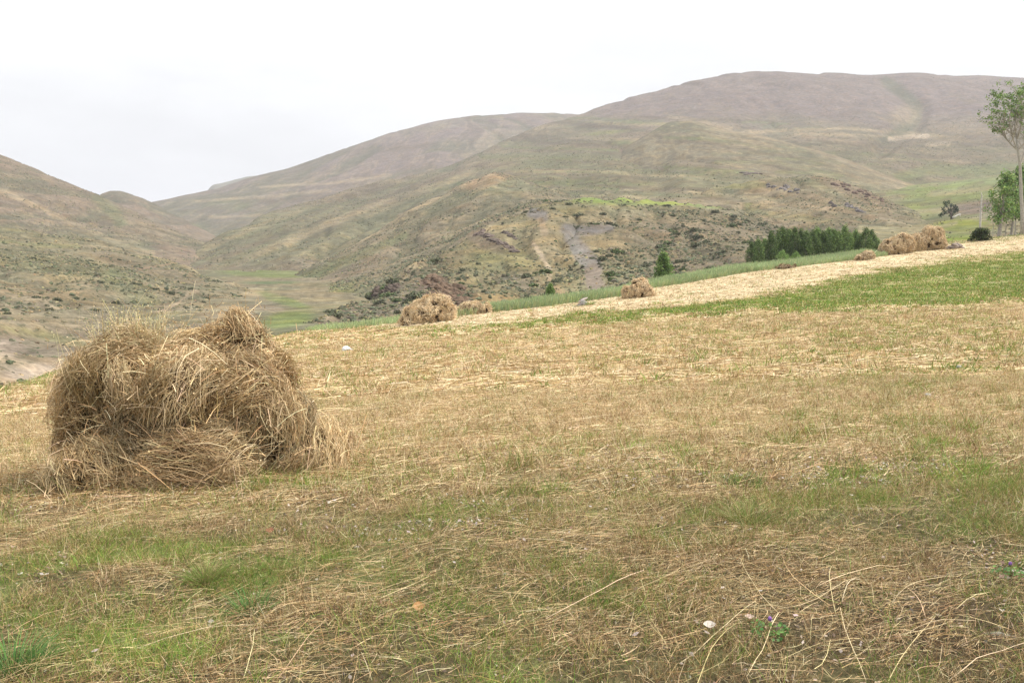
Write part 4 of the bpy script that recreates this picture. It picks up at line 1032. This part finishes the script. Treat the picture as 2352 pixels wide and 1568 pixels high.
# the leafy poplars beside it
def leafy(u, vb, vt, Y, lean, spread, label, tone, per=36, bare=0.30, wid=0.2):
    b = at(u, vb, Y); H = at(u, vt, Y)[2] - b[2]
    st, sc_ = Soup(), Soup()
    tp = trunk_pts(H * 0.92, (lean, 0), 8, 0.006); tube(st, tp, np.linspace(wid, 0.03, 8), (0.28, 0.255, 0.23), 8, rough=0.05)
    cs, rs = [], []
    for k in range(85):
        t = bare + (1 - bare) * rng.random(); pr = 1.15 * spread * (0.75 + 0.5 * rng.random()) * math.sin(math.pi * min(max((t - bare) / (1 - bare) * 0.8 + 0.14, 0), 1)) ** 0.7
        a = rng.random() * 6.283; q = pr * math.sqrt(rng.random())
        p = np.array([lean * t + q * math.cos(a), q * math.sin(a), H * t]); cs.append(p); rs.append(0.30 + 0.25 * rng.random())
        if k % 3 == 0: tube(st, [(lean * t * 0.9, 0, max(p[2] - q * 1.2, 0.3)), p], [0.035, 0.012], (0.25, 0.22, 0.19), 5, cap=False)
    crown_cards(sc_, cs, rs, per, 0.19, P5, tone, 1.3)
    r = empty("poplar_tree", tuple(b), label, "tree")
    st.build("trunk", [M_BARK], parent=r); sc_.build("crown", [M_LEAF], parent=r, smooth=False)
leafy(2292, 556, 398, 90, 0.55, 1.15, "leafy poplar with a thick grey trunk, leftmost of the trees at the right edge", 1.1, wid=0.24)
leafy(2320, 552, 385, 92, 0.6, 1.25, "leafy poplar between the thick grey trunk and the tall pale trunk", 0.95, wid=0.15)
leafy(2356, 552, 395, 94, 0.5, 1.3, "dark leafy poplar standing behind the tall pale trunk", 0.75, wid=0.15)
for u, vb, vt, Y, w, lb in ((2308, 552, 490, 95, 0.07, "slim pale bare trunk just right of the thick grey trunk"), (2330, 550, 480, 97, 0.09, "slim bare trunk left of the tall pale poplar"), (2279, 550, 500, 100, 0.05, "thin bare trunk left of the thick grey trunk")):
    b = at(u, vb, Y); H = at(u, vt, Y)[2] - b[2]; st = Soup()
    tube(st, trunk_pts(H, (0.1, 0), 6, 0.012), np.linspace(w, w * 0.5, 6), (0.36, 0.33, 0.29), 7, rough=0.05)
    for k in range(5):
        z = H * (0.55 + 0.4 * rng.random()); e = np.array([rng.normal() * 0.4, rng.normal() * 0.4, z + 0.4]); tube(st, [(0.05, 0, z), e], [0.02, 0.006], (0.30, 0.27, 0.23), 5, cap=False)
    r = empty("bare_tree", tuple(b), lb, "tree"); st.build("trunk", [M_BARK], parent=r)
# dead white pole-like trunk
b = at(2250, 545, 105); H = at(2250, 442, 105)[2] - b[2]; st = Soup()
tube(st, [(0, 0, -0.5), (0, 0, H * 0.3), (0.02, 0, H * 0.6), (0.06, 0, H * 0.93), (0.0, 0, H)], [0.13, 0.115, 0.10, 0.06, 0.02], (0.50, 0.46, 0.42), 8, rough=0.05)
for k in range(7):
    z = H * (0.6 + 0.38 * rng.random()); e = np.array([rng.normal() * 0.3, rng.normal() * 0.3, z + 0.5]); tube(st, [(0.05, 0, z), e], [0.022, 0.006], (0.42, 0.38, 0.34), 5, cap=False)
r = empty("bare_tree", tuple(b), "dead whitish leafless trunk standing behind the round dark bush", "tree"); st.build("trunk", [M_BARK], parent=r)

# dark spreading tree in the meadow with a fallen limb
b = at(2186, 499, 235); k = 235 / F; st, sc_ = Soup(), Soup()
def lq(u, v, dy=0.0): return at(u, v, 235 + dy) - b
tube(st, [lq(2186, 503), lq(2185, 492), lq(2180, 484)], [0.34, 0.26, 0.22], (0.13, 0.105, 0.085), 8, rough=0.06)
for e in ((2168, 486), (2172, 470), (2185, 466), (2194, 472), (2192, 484), (2165, 495), (2176, 478)):
    tube(st, [lq(2183, 489), (lq(2183, 489) + lq(*e)) / 2 + np.array([0, 0, 0.3]), lq(*e)], [0.16, 0.11, 0.05], (0.12, 0.10, 0.08), 6, cap=False)
cc_ = [lq(u, v, dy) for u, v, dy in ((2170,466,0),(2178,464,.6),(2174,472,0),(2186,472,-.5),(2194,474,.3),(2197,479,0),(2190,480,.5),(2180,482,0),(2170,486,.6),(2164,491,0),(2160,494,.4),(2172,490,-.4),(2190,488,0),(2194,486,.5),(2184,494,.3),(2198,483,.4),(2167,480,.3))]
crown_cards(sc_, cc_, [0.62] * len(cc_), 70, 0.27, np.array([(0.045, 0.075, 0.038), (0.06, 0.095, 0.045), (0.035, 0.06, 0.034)]))
r = empty("oak_tree", tuple(b), "dark spreading tree on the green valley floor above the haystacks", "tree")
st.build("trunk", [M_BARK], parent=r); sc_.build("crown", [M_LEAF], parent=r, smooth=False)
st = Soup(); tube(st, [lq(2188, 499, -2), lq(2194, 498, -2), lq(2200, 494, -2), lq(2206, 492, -2)], [0.26, 0.2, 0.16, 0.12], (0.55, 0.52, 0.48), 7, rough=0.08)
tube(st, [lq(2204, 494, -2), lq(2206, 497, -2)], [0.12, 0.08], (0.5, 0.47, 0.43), 6)
tag(st.build("fallen_log", [M_BARK], loc=tuple(b)), "pale fallen limb lying beside the dark spreading tree", "log")
st = Soup(); tube(st, [lq(2211, 505, -6), lq(2216, 503, -6), lq(2219, 502, -6)], [0.14, 0.2, 0.12], (0.5, 0.44, 0.38), 7, rough=0.1)
tag(st.build("fallen_log", [M_BARK], loc=tuple(b)), "short pale log lying right of the dark spreading tree", "log")

# round dark bush in front of the dead trunk
b = cast(2250, 553); st, sc_ = Soup(), Soup()
cs, rs = [], []
for k in range(60):
    a = rng.random() * 6.283; q = math.sqrt(rng.random()); z = rng.random() ** 0.8
    cs.append(np.array([0.92 * q * math.cos(a) * math.sqrt(max(1 - 0.8 * z ** 2.5, 0.05)), 0.8 * q * math.sin(a), 0.02 + 0.98 * z])); rs.append(0.2 + 0.12 * rng.random())
for p in cs[::4]: tube(st, [(0, 0, -0.15), p * 0.5 + np.array([0, 0, 0.05]), p], [0.03, 0.02, 0.006], (0.15, 0.12, 0.09), 5, cap=False)
crown_cards(sc_, cs, rs, 46, 0.13, np.array([(0.040, 0.060, 0.022), (0.06, 0.085, 0.028), (0.075, 0.085, 0.03), (0.03, 0.045, 0.02)]))
r = empty("bush", tuple(b), "round dark green bush on the brow near the right edge trees", "bush")
st.build("stems", [M_BARK], parent=r); sc_.build("foliage", [M_LEAF], parent=r, smooth=False)
#@@STAGE3

# ------------------------------------------------------------------ scrub and rocks on the hills
def patch(label): return LAYERS[label]
def on_hill(label, u, v):
    P, C, U, V = LAYERS[label]
    k = np.argmin((U - u) ** 2 + (V - v) ** 2); i, j = np.unravel_index(k, U.shape)
    i0, i1 = max(i - 1, 0), min(i + 1, U.shape[0] - 1); j0, j1 = max(j - 1, 0), min(j + 1, U.shape[1] - 1)
    n = np.cross(P[i, j1] - P[i, j0], P[i1, j] - P[i0, j]); n = n / (np.linalg.norm(n) + 1e-9)
    return P[i, j], n if n[2] > 0 else -n

def scatter(label, dens, dist=1e9, lo=0.0):
    """random points on a hillside, evenly spread over its surface, thinned by its scrub amount"""
    P, C, U, V = LAYERS[label]
    a = np.linalg.norm(np.cross(P[1:, :-1] - P[:-1, :-1], P[:-1, 1:] - P[:-1, :-1]), axis=-1)
    a = a * (U[:-1, :-1] > -140) * (U[:-1, :-1] < 2500)
    cl = fbm(P[:-1, :-1, 0] * 0.045, P[:-1, :-1, 1] * 0.045, 55, 4)
    w = a * (lo + C[:-1, :-1, 3] * (0.25 + 1.5 * sstep(0.4, 0.65, cl)))
    n = int(w.sum() * dens); p = w.ravel() / w.sum()
    k = rng.choice(p.size, n, p=p); i, j = np.unravel_index(k, w.shape)
    f, g = rng.random(n)[:, None], rng.random(n)[:, None]
    return P[i, j] * (1 - f) * (1 - g) + P[i + 1, j] * f * (1 - g) + P[i, j + 1] * (1 - f) * g + P[i + 1, j + 1] * f * g

SCRUB = np.array([(0.10, 0.11, 0.065), (0.125, 0.132, 0.082), (0.15, 0.15, 0.098), (0.085, 0.092, 0.056), (0.165, 0.15, 0.10)])
def lumps(sp, P, r, c):
    """many small ragged cushions at once"""
    n = len(P); nu, nv = 7, 4
    th = np.linspace(0, 2 * math.pi, nu, endpoint=False); ph = np.array([-0.25, 0.35, 0.85, 1.45])
    d = np.stack([np.cos(ph)[:, None] * np.cos(th), np.cos(ph)[:, None] * np.sin(th), np.sin(ph)[:, None] + 0 * th], -1).reshape(-1, 3)
    k = len(d); jit = 0.62 + 0.62 * rng.random((n, k, 1))
    sc = np.stack([r * (0.8 + 0.5 * rng.random(n)), r * (0.8 + 0.5 * rng.random(n)), r * (0.55 + 0.35 * rng.random(n))], -1)
    V = P[:, None] + d[None] * jit * sc[:, None]
    i, j = np.meshgrid(np.arange(nv - 1), np.arange(nu), indexing='ij'); j2 = (j + 1) % nu
    Fq = np.stack([i * nu + j, i * nu + j2, (i + 1) * nu + j2, (i + 1) * nu + j], -1).reshape(-1, 4)
    Fq = (np.arange(n) * k)[:, None, None] + Fq[None]
    sp.add(V.reshape(-1, 3), Fq.reshape(-1, 4), np.repeat(c, k, 0) * (0.8 + 0.4 * rng.random((n * k, 1))))

FRONT = "near scrubby hillside with scree and a bright green terrace along its top"
LEFT3 = "near left hillside dotted with dark scrub behind the large haystack"
LEFT2 = "low shoulder with a green strip below the steep brown slope"
SPD = "scrubby spur between the rocky front slope and the spur with the light edge line"
SPC = "spur with a light edge line climbing to a bare orange knob"
RIGHT = "reddish rock strewn rise behind the row of poplars"
MAIN = "broad domed hill, the highest, with a gully near its right shoulder"
MEAD = "green valley floor behind the haystacks at the right"
LEFT1 = "steep brown slope at the far left descending to the valley"
sp = Soup()
for lb, dens, r0, r1 in ((FRONT, 1.6, 0.14, 0.46), (LEFT3, 1.15, 0.12, 0.42), (LEFT2, 0.5, 0.2, 0.6), (SPD, 0.8, 0.18, 0.5), (SPC, 0.4, 0.22, 0.5), (RIGHT, 0.5, 0.16, 0.42), (LEFT1, 0.12, 0.28, 0.6), (MAIN, 0.08, 0.28, 0.6), (MEAD, 0.3, 0.15, 0.35)):
    P = scatter(lb, dens); n = len(P)
    r = r0 + (r1 - r0) * rng.random(n) ** 2.2
    c = pick(SCRUB, n, 0.2) * (1.0 if lb in (FRONT, LEFT3, LEFT2) else 1.18)
    dry = rng.random(n) < 0.40
    c[dry] = pick(np.array([(0.27, 0.22, 0.13), (0.22, 0.185, 0.11), (0.30, 0.26, 0.14)]), int(dry.sum()), 0.15); r = np.where(dry, r * 0.7, r)
    lumps(sp, P, r, c)
tag(sp.build("scrub", [M_SHRUB], smooth=False), "low grey green scrub and dry cushions covering the hillsides", "scrub", kind="stuff")

# the larger single shrubs
def shrub_mesh(seed, pal):
    sp = Soup(); cs, rs = [], []
    for k in range(16):
        a = rng.random() * 6.283; q = math.sqrt(rng.random()) * 0.62; cs.append(np.array([q * math.cos(a), q * math.sin(a), 0.10 + 0.32 * rng.random() * (1.2 - q)])); rs.append(0.24 + 0.1 * rng.random())
    crown_cards(sp, cs, rs, 22, 0.20, pal)
    return sp.mesh("shrub", [M_SHRUB], False)
SH = [shrub_mesh(k, np.array([(0.090, 0.100, 0.058), (0.112, 0.122, 0.072), (0.135, 0.14, 0.085)])) for k in range(4)]
SHG = [shrub_mesh(k, np.array([(0.085, 0.125, 0.05), (0.10, 0.14, 0.06), (0.12, 0.14, 0.06)])) for k in range(2)]
def shrubs(lb, count, s0, s1, label, group, meshes, dens=0.02):
    P = scatter(lb, dens)
    if len(P) > count: P = P[rng.choice(len(P), count, replace=False)]
    for p in P:
        o = bpy.data.objects.new("shrub", meshes[int(rng.integers(len(meshes)))]); COL.objects.link(o)
        s = s0 + (s1 - s0) * rng.random() ** 1.6
        o.location = p + np.array([0, 0, -0.06]); o.rotation_euler = (0, 0, rng.random() * 6.28); o.scale = (s * (0.85 + 0.5 * rng.random()), s * (0.85 + 0.5 * rng.random()), s)
        tag(o, label, "shrub", group)
shrubs(FRONT, 130, 0.7, 1.5, "dark low shrub on the near scrubby hillside behind the crop strip", "dark shrubs on the near hillside", SH)
shrubs(FRONT, 40, 0.8, 1.6, "fresh green low shrub among the darker ones on the near hillside", "green shrubs on the near hillside", SHG)
shrubs(LEFT3, 100, 0.45, 1.0, "dark low shrub on the bare left hillside behind the large haystack", "dark shrubs on the left hillside", SH)

RK = (0.125, 0.084, 0.056)
def outcrop(lb, spots_, label, col, group=None, flat=0.6):
    sp = Soup(); base = None
    for (u, v, w, h) in spots_:
        p, n = on_hill(lb, u, v); k = p[1] / F
        if base is None: base = p
        blob(sp, p - base + np.array([0, 0.25 * w * k, -0.12 * h * k]), (w * k * 0.5, w * k * 0.42, h * k * 0.55), np.array(col) * (0.75 + 0.5 * rng.random()), 22, 14, 0.30, 2.6, int(rng.integers(999)), 0, flat)
    so = sorted(spots_, key=lambda q: q[0])
    for a_, b_ in zip(so[:-1], so[1:]):        # the buried bedrock joining the visible ribs
        pa, pb = on_hill(lb, a_[0], a_[1])[0], on_hill(lb, b_[0], b_[1])[0]; k = pa[1] / F
        pa = pa - base + np.array([0, 0.25 * a_[2] * k, -0.2 * a_[3] * k]); pb = pb - base + np.array([0, 0.25 * b_[2] * k, -0.2 * b_[3] * k])
        tube(sp, [pa, (pa + pb) / 2 - np.array([0, 0, 0.1 * a_[3] * k]), pb], [0.22 * a_[3] * k, 0.2 * a_[3] * k, 0.22 * b_[3] * k], col, 7, rough=0.1)
    o = sp.build("rock_outcrop", [M_ROCK], loc=tuple(base), smooth=False)
    return tag(o, label, "rock outcrop", group)
def strew(u, v, du, dv, slope, n, w, h):
    out = []
    for k in range(n):
        a = (k + 0.5) / n * 2 - 1 + rng.normal() * 0.05
        out.append((u + a * du * 0.5, v + a * du * 0.5 * slope + rng.normal() * dv * 0.3, max(w * (0.6 + rng.random()), du / n * 3.6), h * (0.6 + rng.random())))
    return out
def boulders(lb, us, slope_pts, w, h, label, group, col, dv=5):
    for k in range(us):
        t = rng.random(); pu = np.interp(t, np.linspace(0, 1, len(slope_pts)), [p[0] for p in slope_pts]); pv = np.interp(t, np.linspace(0, 1, len(slope_pts)), [p[1] for p in slope_pts]) + rng.normal() * dv
        p, n_ = on_hill(lb, pu, pv); q = p[1] / F; sp = Soup(); s_ = 0.5 + 0.8 * rng.random()
        blob(sp, (0, 0, 0), (w * q * s_ * 0.5, w * q * s_ * 0.4, h * q * s_ * 0.5), np.array(col) * (0.7 + 0.5 * rng.random()), 12, 8, 0.32, 2.2, int(rng.integers(999)), 0, 0.6)
        tag(sp.build("boulder", [M_ROCK], loc=tuple(p), smooth=False), label, "boulder", group)
outcrop(FRONT, strew(1030, 672, 100, 16, 0.42, 26, 26, 20) + [(1000, 650, 44, 36), (1018, 666, 50, 42), (1042, 678, 52, 40), (1065, 692, 46, 30), (995, 638, 34, 20), (1015, 690, 50, 36), (1050, 662, 40, 26)], "big reddish brown crag on the hillside directly above the tall pale haystack", RK)
outcrop(FRONT, strew(880, 668, 70, 10, -0.2, 14, 20, 14) + [(868, 664, 36, 26), (895, 662, 34, 22), (848, 672, 30, 16)], "dark broken crag on the slope left of the big reddish brown crag", (0.095, 0.072, 0.058))
outcrop(FRONT, strew(1150, 560, 70, 4, 0.55, 14, 20, 12), "slanting dark rock band high on the near hillside", (0.115, 0.09, 0.075))
outcrop(FRONT, [(1110, 532, 18, 16), (1098, 540, 14, 9)] + strew(1112, 540, 40, 4, 0.2, 8, 14, 9), "small rock knob on the crest above the slanting dark rock band", (0.13, 0.10, 0.085))
outcrop(FRONT, [(1131, 527, 7, 13), (1134, 530, 6, 7)], "upright single rock right of the small rock knob", (0.12, 0.09, 0.08))
outcrop(FRONT, strew(1172, 541, 28, 3, 0.5, 7, 13, 9), "cluster of dark boulders right of the upright single rock", (0.11, 0.088, 0.075))
GR = (0.185, 0.165, 0.155)
boulders(RIGHT, 20, [(1745, 426), (1790, 433), (1835, 440)], 11, 8, "grey boulder in the line of stones on the upper left of the reddish rise", "grey boulders on the rise", GR, 3)
boulders(RIGHT, 26, [(1905, 418), (1950, 430), (2000, 450), (2050, 470)], 12, 9, "reddish boulder along the crest and right shoulder of the rise", "reddish boulders on the rise", (0.14, 0.098, 0.076), 5)
boulders(FRONT, 22, [(930, 688), (980, 695), (1090, 690)], 11, 8, "grey brown boulder in the rubble below the big reddish brown crag", "boulders below the crag", (0.16, 0.12, 0.098), 9)
outcrop(RIGHT, strew(1965, 480, 44, 4, 0.4, 16, 10, 8), "grey crag halfway down the right shoulder of the rise", (0.15, 0.135, 0.13))
outcrop(RIGHT, strew(1912, 471, 14, 7, 0.6, 8, 9, 9), "small dark crag left of the grey crag on the rise", (0.12, 0.10, 0.09))
outcrop(MAIN, strew(1745, 400, 80, 3, 0.0, 14, 13, 5), "dark flat rock ledge on the terraced slope", (0.13, 0.10, 0.09))

# ------------------------------------------------------------------ single things on the field
def gpt(u, v): return cast(u, v)
# old stump
b = gpt(1340, 702); k = b[1] / F; sp = Soup()
ang = np.linspace(0, 2 * math.pi, 15)[:-1]
tube(sp, [(0.0, 0, -0.1), (0.0, 0, 0.12), (0.02, 0, 0.24), (0.05, 0, 0.30)], [0.27, 0.24, 0.21, 0.16], (0.27, 0.25, 0.235), 13, rough=0.10)
tube(sp, [(-0.30, -0.02, 0.20), (-0.05, 0, 0.31), (0.24, 0.0, 0.47)], [0.045, 0.075, 0.03], (0.46, 0.40, 0.35), 8, rough=0.12)
tube(sp, [(-0.22, 0.08, 0.31), (0.0, 0.08, 0.40), (0.12, 0.08, 0.46)], [0.03, 0.05, 0.02], (0.20, 0.18, 0.165), 7, rough=0.12)
for dx_, dy_ in ((-0.5, -0.1), (-0.35, -0.3), (0.34, -0.15), (0.1, 0.4)): tube(sp, [(0, 0, 0.12), (dx_ * 0.5, dy_ * 0.5, 0.05), (dx_, dy_, -0.05)], [0.12, 0.08, 0.03], (0.23, 0.20, 0.18), 7, rough=0.1)
o = tag(sp.build("tree_stump", [M_BARK], loc=tuple(b)), "weathered grey splintered stump at the edge of the green crop", "tree stump")
def tuft(b, n, h, spread, pal, name, label, cat="grass tuft", group=None, wid=0.004):
    sp = Soup(); a = rng.random(n) * 6.283; q = np.sqrt(rng.random(n)) * spread
    P = np.stack([q * np.cos(a), q * np.sin(a), -0.01 * np.ones(n)], -1)
    D = np.stack([np.cos(a) * q / spread * 0.7, np.sin(a) * q / spread * 0.7, np.ones(n)], -1) + 0.18 * rng.normal(size=(n, 3))
    L = h * (0.5 + 0.6 * rng.random(n))
    ribbons(sp, P, D, L, wid * (0.7 + 0.6 * rng.random(n)), pick(pal, n, 0.2), bend=np.stack([np.cos(a), np.sin(a), -0.6 + 0 * a], -1) * (L * 0.35)[:, None], nseg=3, taper=0.85)
    return tag(sp.build(name, [M_GRASS], loc=tuple(b)), label, cat, group)
tuft(gpt(1354, 701), 120, 0.42, 0.20, np.array([(0.17, 0.25, 0.05), (0.22, 0.29, 0.07)]), "grass_tuft", "green grass tuft growing at the right side of the splintered stump", wid=0.02)
tuft(gpt(1322, 705), 50, 0.25, 0.12, np.array([(0.17, 0.22, 0.09), (0.25, 0.27, 0.12)]), "grass_tuft", "small pale grass tuft growing left of the splintered stump", wid=0.02)
FRESH = np.array([(0.10, 0.20, 0.055), (0.13, 0.24, 0.06), (0.085, 0.17, 0.05)]); YG = np.array([(0.17, 0.24, 0.06), (0.24, 0.27, 0.09), (0.30, 0.24, 0.11)])
tuft(gpt(28, 1530), 420, 0.17, 0.10, FRESH, "grass_tuft", "dense bright green grass tuft at the lower left corner")
tuft(gpt(470, 1335), 260, 0.17, 0.045, YG, "grass_tuft", "splayed olive grass tuft in the lower left part of the field")
tuft(gpt(580, 1395), 150, 0.12, 0.10, FRESH, "grass_tuft", "upright fresh grass tuft right of the splayed olive tuft")
tuft(gpt(1720, 1190), 300, 0.15, 0.13, YG, "grass_tuft", "yellowish green grass tuft standing near the white leaf litter")
tuft(gpt(1400, 1085), 220, 0.12, 0.16, YG, "grass_tuft", "olive grass tuft in the middle of the field")
tuft(gpt(1700, 1112), 160, 0.13, 0.12, FRESH, "grass_tuft", "light green leafy tuft above the yellowish tuft")
# plastic bag
b = gpt(796, 806); k = b[1] / F; sp = Soup()
W_ = 30 * k
blob(sp, (-0.02 * W_, 0, 0.10 * W_), (0.34 * W_, 0.34 * W_, 0.30 * W_), (0.80, 0.81, 0.83), 28, 18, 0.10, 2.2, 5)
blob(sp, (0.36 * W_, -0.02, 0.05 * W_), (0.26 * W_, 0.2 * W_, 0.12 * W_), (0.80, 0.81, 0.83), 20, 12, 0.18, 2.6, 9)
blob(sp, (-0.36 * W_, 0.02, 0.015 * W_), (0.20 * W_, 0.16 * W_, 0.05 * W_), (0.78, 0.79, 0.81), 18, 10, 0.2, 2.6, 12)
M_BAG = mat_col("thin_plastic", 0.35, 0.5, trans=0.3)
tag(sp.build("plastic_bag", [M_BAG], loc=tuple(b)), "crumpled white plastic bag lying on the stubble right of the large haystack", "plastic bag")
# rock pile on the brow
b = gpt(2194, 570); k = b[1] / F; sp = Soup()
for (x_, z_, w_, h_) in ((-11, 2, 16, 8), (0, 4, 18, 13), (9, 4, 14, 11), (-4, 8, 12, 8), (5, 9, 12, 7), (-17, 0, 10, 5), (15, 1, 9, 6)):
    blob(sp, (x_ * k, 0.1 * rng.normal(), z_ * k), (w_ * k * 0.5, w_ * k * 0.45, h_ * k * 0.5), np.array((0.26, 0.215, 0.185)) * (0.7 + 0.6 * rng.random()), 14, 9, 0.3, 2.2, int(rng.integers(99)), 0, 0.5)
tag(sp.build("rock_pile", [M_ROCK], loc=tuple(b), smooth=False), "low heap of grey pink stones between the tallest far haystack and the bush", "rock pile")
# fallen stick on the stubble
b = gpt(880, 940); sp = Soup(); e = gpt(918, 936) - b; a_ = gpt(842, 942) - b
tube(sp, [a_ + [0, 0, 0.012], a_ * 0.4 + [0, 0, 0.018], e * 0.3 + [0, 0, 0.012], e + [0, 0, 0.02]], [0.006, 0.011, 0.012, 0.007], (0.12, 0.09, 0.07), 7, rough=0.1)
tag(sp.build("stick", [M_BARK], loc=tuple(b)), "thin dark stick lying on the straw right of the large haystack", "stick")
sp = Soup(); b = gpt(2300, 1466)
tube(sp, [(-0.055, 0.02, 0.012), (-0.01, 0.0, 0.02), (0.045, -0.02, 0.012)], [0.010, 0.014, 0.009], (0.24, 0.22, 0.17), 8, rough=0.12)
tag(sp.build("stick", [M_BARK], loc=tuple(b)), "short thick broken twig in the lower right corner", "stick")
# pale stones and a few big leaves
for u, v, s_, lb in ((1161, 1324, 0.020, "white stone in the grass near the bottom centre"), (821, 1258, 0.018, "pale stone in the straw below the large haystack"), (2130, 912, 0.045, "whitish stone in the stubble toward the right edge"), (2202, 845, 0.04, "small grey stone in the stubble right of the green tussocks")):
    b = gpt(u, v); sp = Soup(); blob(sp, (0, 0, s_ * 0.5), (s_ * 1.1, s_ * 0.8, s_ * 0.7), (0.33, 0.31, 0.285), 14, 9, 0.25, 2.0, int(u))
    tag(sp.build("stone", [M_ROCK], loc=tuple(b)), lb, "stone")
def leaf(u, v, L, col, label, tilt):
    b = gpt(u, v); sp = Soup(); t = np.linspace(0, 1, 7); w = np.sin(np.pi * np.clip(t * 0.95 + 0.03, 0, 1)) ** 0.8 * L * 0.36
    V = []
    for ti, wi in zip(t, w):
        for sgn in (-1, 0, 1): V.append((ti * L - L / 2, sgn * wi, 0.02 + 0.25 * abs(sgn) * wi + 0.12 * L * (ti - 0.5) ** 2 * 4))
    V = np.array(V); c_, s__ = math.cos(tilt), math.sin(tilt)
    V = np.stack([V[:, 0], V[:, 1] * c_ - V[:, 2] * s__, V[:, 1] * s__ + V[:, 2] * c_ + 0.01], -1)
    Fq = [[i * 3 + j, i * 3 + j + 1, i * 3 + j + 4, i * 3 + j + 3] for i in range(6) for j in range(2)]
    sp.add(V, Fq, col)
    tag(sp.build("dead_leaf", [M_FLAKE], loc=tuple(b)), label, "leaf")
leaf(963, 1392, 0.055, (0.50, 0.27, 0.12), "orange brown dead leaf standing tilted near the bottom centre", 1.0)
leaf(1628, 1440, 0.05, (0.46, 0.41, 0.36), "pale grey dead leaf on the straw in the lower right", 0.5)
leaf(1720, 1430, 0.04, (0.40, 0.30, 0.25), "small brownish dead leaf just right of the pale grey leaf", 0.3)
leaf(622, 1225, 0.05, (0.22, 0.10, 0.055), "dark rust dead leaf in the straw under the large haystack", 0.7)
# clover in flower
for u, v, lb in ((1766, 1462, "purple clover flower on a thin stem in the lower right"), (2318, 1330, "purple clover flower among green leaves near the right edge")):
    b = gpt(u, v); st, fl, lf = Soup(), Soup(), Soup()
    r = empty("clover_flower", tuple(b), lb, "flower", "clover flowers in the stubble")
    tube(st, [(0, 0, 0), (0.005, 0, 0.035), (0.002, 0, 0.075)], [0.0014, 0.0013, 0.0012], (0.16, 0.22, 0.07), 5); st.build("stem", [M_GRASS], parent=r)
    d = unit(rng.normal(size=(130, 3))); cards(fl, np.array([0.002, 0, 0.082]) + d * 0.008 * np.array([1, 1, 1.2]), d, 0.007, pick(np.array([(0.22, 0.10, 0.34), (0.30, 0.16, 0.42), (0.16, 0.07, 0.26)]), 130)); fl.build("flower_head", [M_FLAKE], parent=r)
    n = 60; a = rng.random(n) * 6.283; q = 0.015 + 0.06 * np.sqrt(rng.random(n))
    cards(lf, np.stack([q * np.cos(a), q * np.sin(a), 0.02 + 0.035 * rng.random(n)], -1), np.array([0, -0.2, 1.0]) + 0.5 * rng.normal(size=(n, 3)), 0.020, pick(FRESH, n), aspect=1.3); lf.build("leaves", [M_GRASS], parent=r)
# long pale stalks lying loose in the lower right
STK = [((1370,1395),(1640,1290)),((1700,1290),(1800,1420)),((1790,1405),(1700,1560)),((1790,1400),(1985,1330)),((1985,1335),(1935,1390)),((1930,1390),(1980,1568)),((1920,1400),(1905,1300)),((2040,1568),(2135,1425)),((2125,1425),(2080,1350)),((1560,1520),(1740,1380)),((1480,1320),(1260,1430)),((2180,1568),(2352,1500)),((1905,1380),(1800,1280)),((1600,1568),(1690,1440)),((1190,1240),(1330,1270)),((860,1380),(1000,1330)),((300,1500),(520,1440)),((640,1568),(760,1440)),((2200,1330),(2040,1400)),((1880,1345),(2090,1290)),((560,1568),(600,1460)),((2240,1440),(2060,1470))]
for k, (p0, p1) in enumerate(STK):
    a, b = gpt(*p0), gpt(*p1); d = b - a; L = np.linalg.norm(d); n_ = 7; t = np.linspace(0, 1, n_)
    sdv = unit(np.cross(d, [0, 0, 1.0])); bow = (rng.normal() * 0.04) * L
    pts = np.stack([d * ti + sdv * bow * math.sin(math.pi * ti) for ti in t])
    gz = ground_z(pts[:, 0] + a[0], pts[:, 1] + a[1]) - a[2]
    pts[:, 2] = gz + 0.012 + 0.035 * np.sin(np.pi * t) * rng.random() + 0.02 * t * rng.random()
    if L > 0.30:  # a node with a slight bend
        q = 3 + int(rng.integers(2)); pts[q:, :2] += (sdv[:2] * rng.normal() * 0.03 * L) * (t[q:, None] - t[q - 1]) * 2
    sp = Soup(); tube(sp, pts, np.linspace(0.0018, 0.0010, n_), pick(np.array([(0.70, 0.57, 0.35), (0.62, 0.49, 0.27)]), 1)[0], 6)
    if k % 3 == 0: cards(sp, pts[-1] + rng.normal(size=(14, 3)) * 0.008 + np.linspace(-0.03, 0.01, 14)[:, None] * unit(d), rng.normal(size=(14, 3)), 0.012, pick(STRAWS, 14))
    tag(sp.build("straw_stalk", [M_STRAW], loc=tuple(a)), "long pale dry stalk lying loose over the short stubble in the foreground", "stalk", "long pale stalks in the foreground")

# ------------------------------------------------------------------ haze
hz = bpy.data.materials.new("haze"); hz.use_nodes = True
nt = hz.node_tree; nt.nodes.clear()
ho = nt.nodes.new("ShaderNodeOutputMaterial"); hv = nt.nodes.new("ShaderNodeVolumePrincipled")
hv.inputs["Color"].default_value = (0.90, 0.92, 1.0, 1)
hv.inputs["Density"].default_value = 0.00021
hv.inputs["Anisotropy"].default_value = 0.2
nt.links.new(hv.outputs[0], ho.inputs["Volume"])
me = bpy.data.meshes.new("haze"); q = FLOOR_RANGE * 1.35
v = [(x, y, z) for z in (-60, 380) for y in (-q, q) for x in (-q, q)]
me.from_pydata(v, [], [(0, 2, 3, 1), (4, 5, 7, 6), (0, 1, 5, 4), (2, 6, 7, 3), (0, 4, 6, 2), (1, 3, 7, 5)])
me.materials.append(hz)
o = bpy.data.objects.new("haze", me); COL.objects.link(o)
tag(o, "thin pale air between the field and the hills", "haze", kind="stuff")
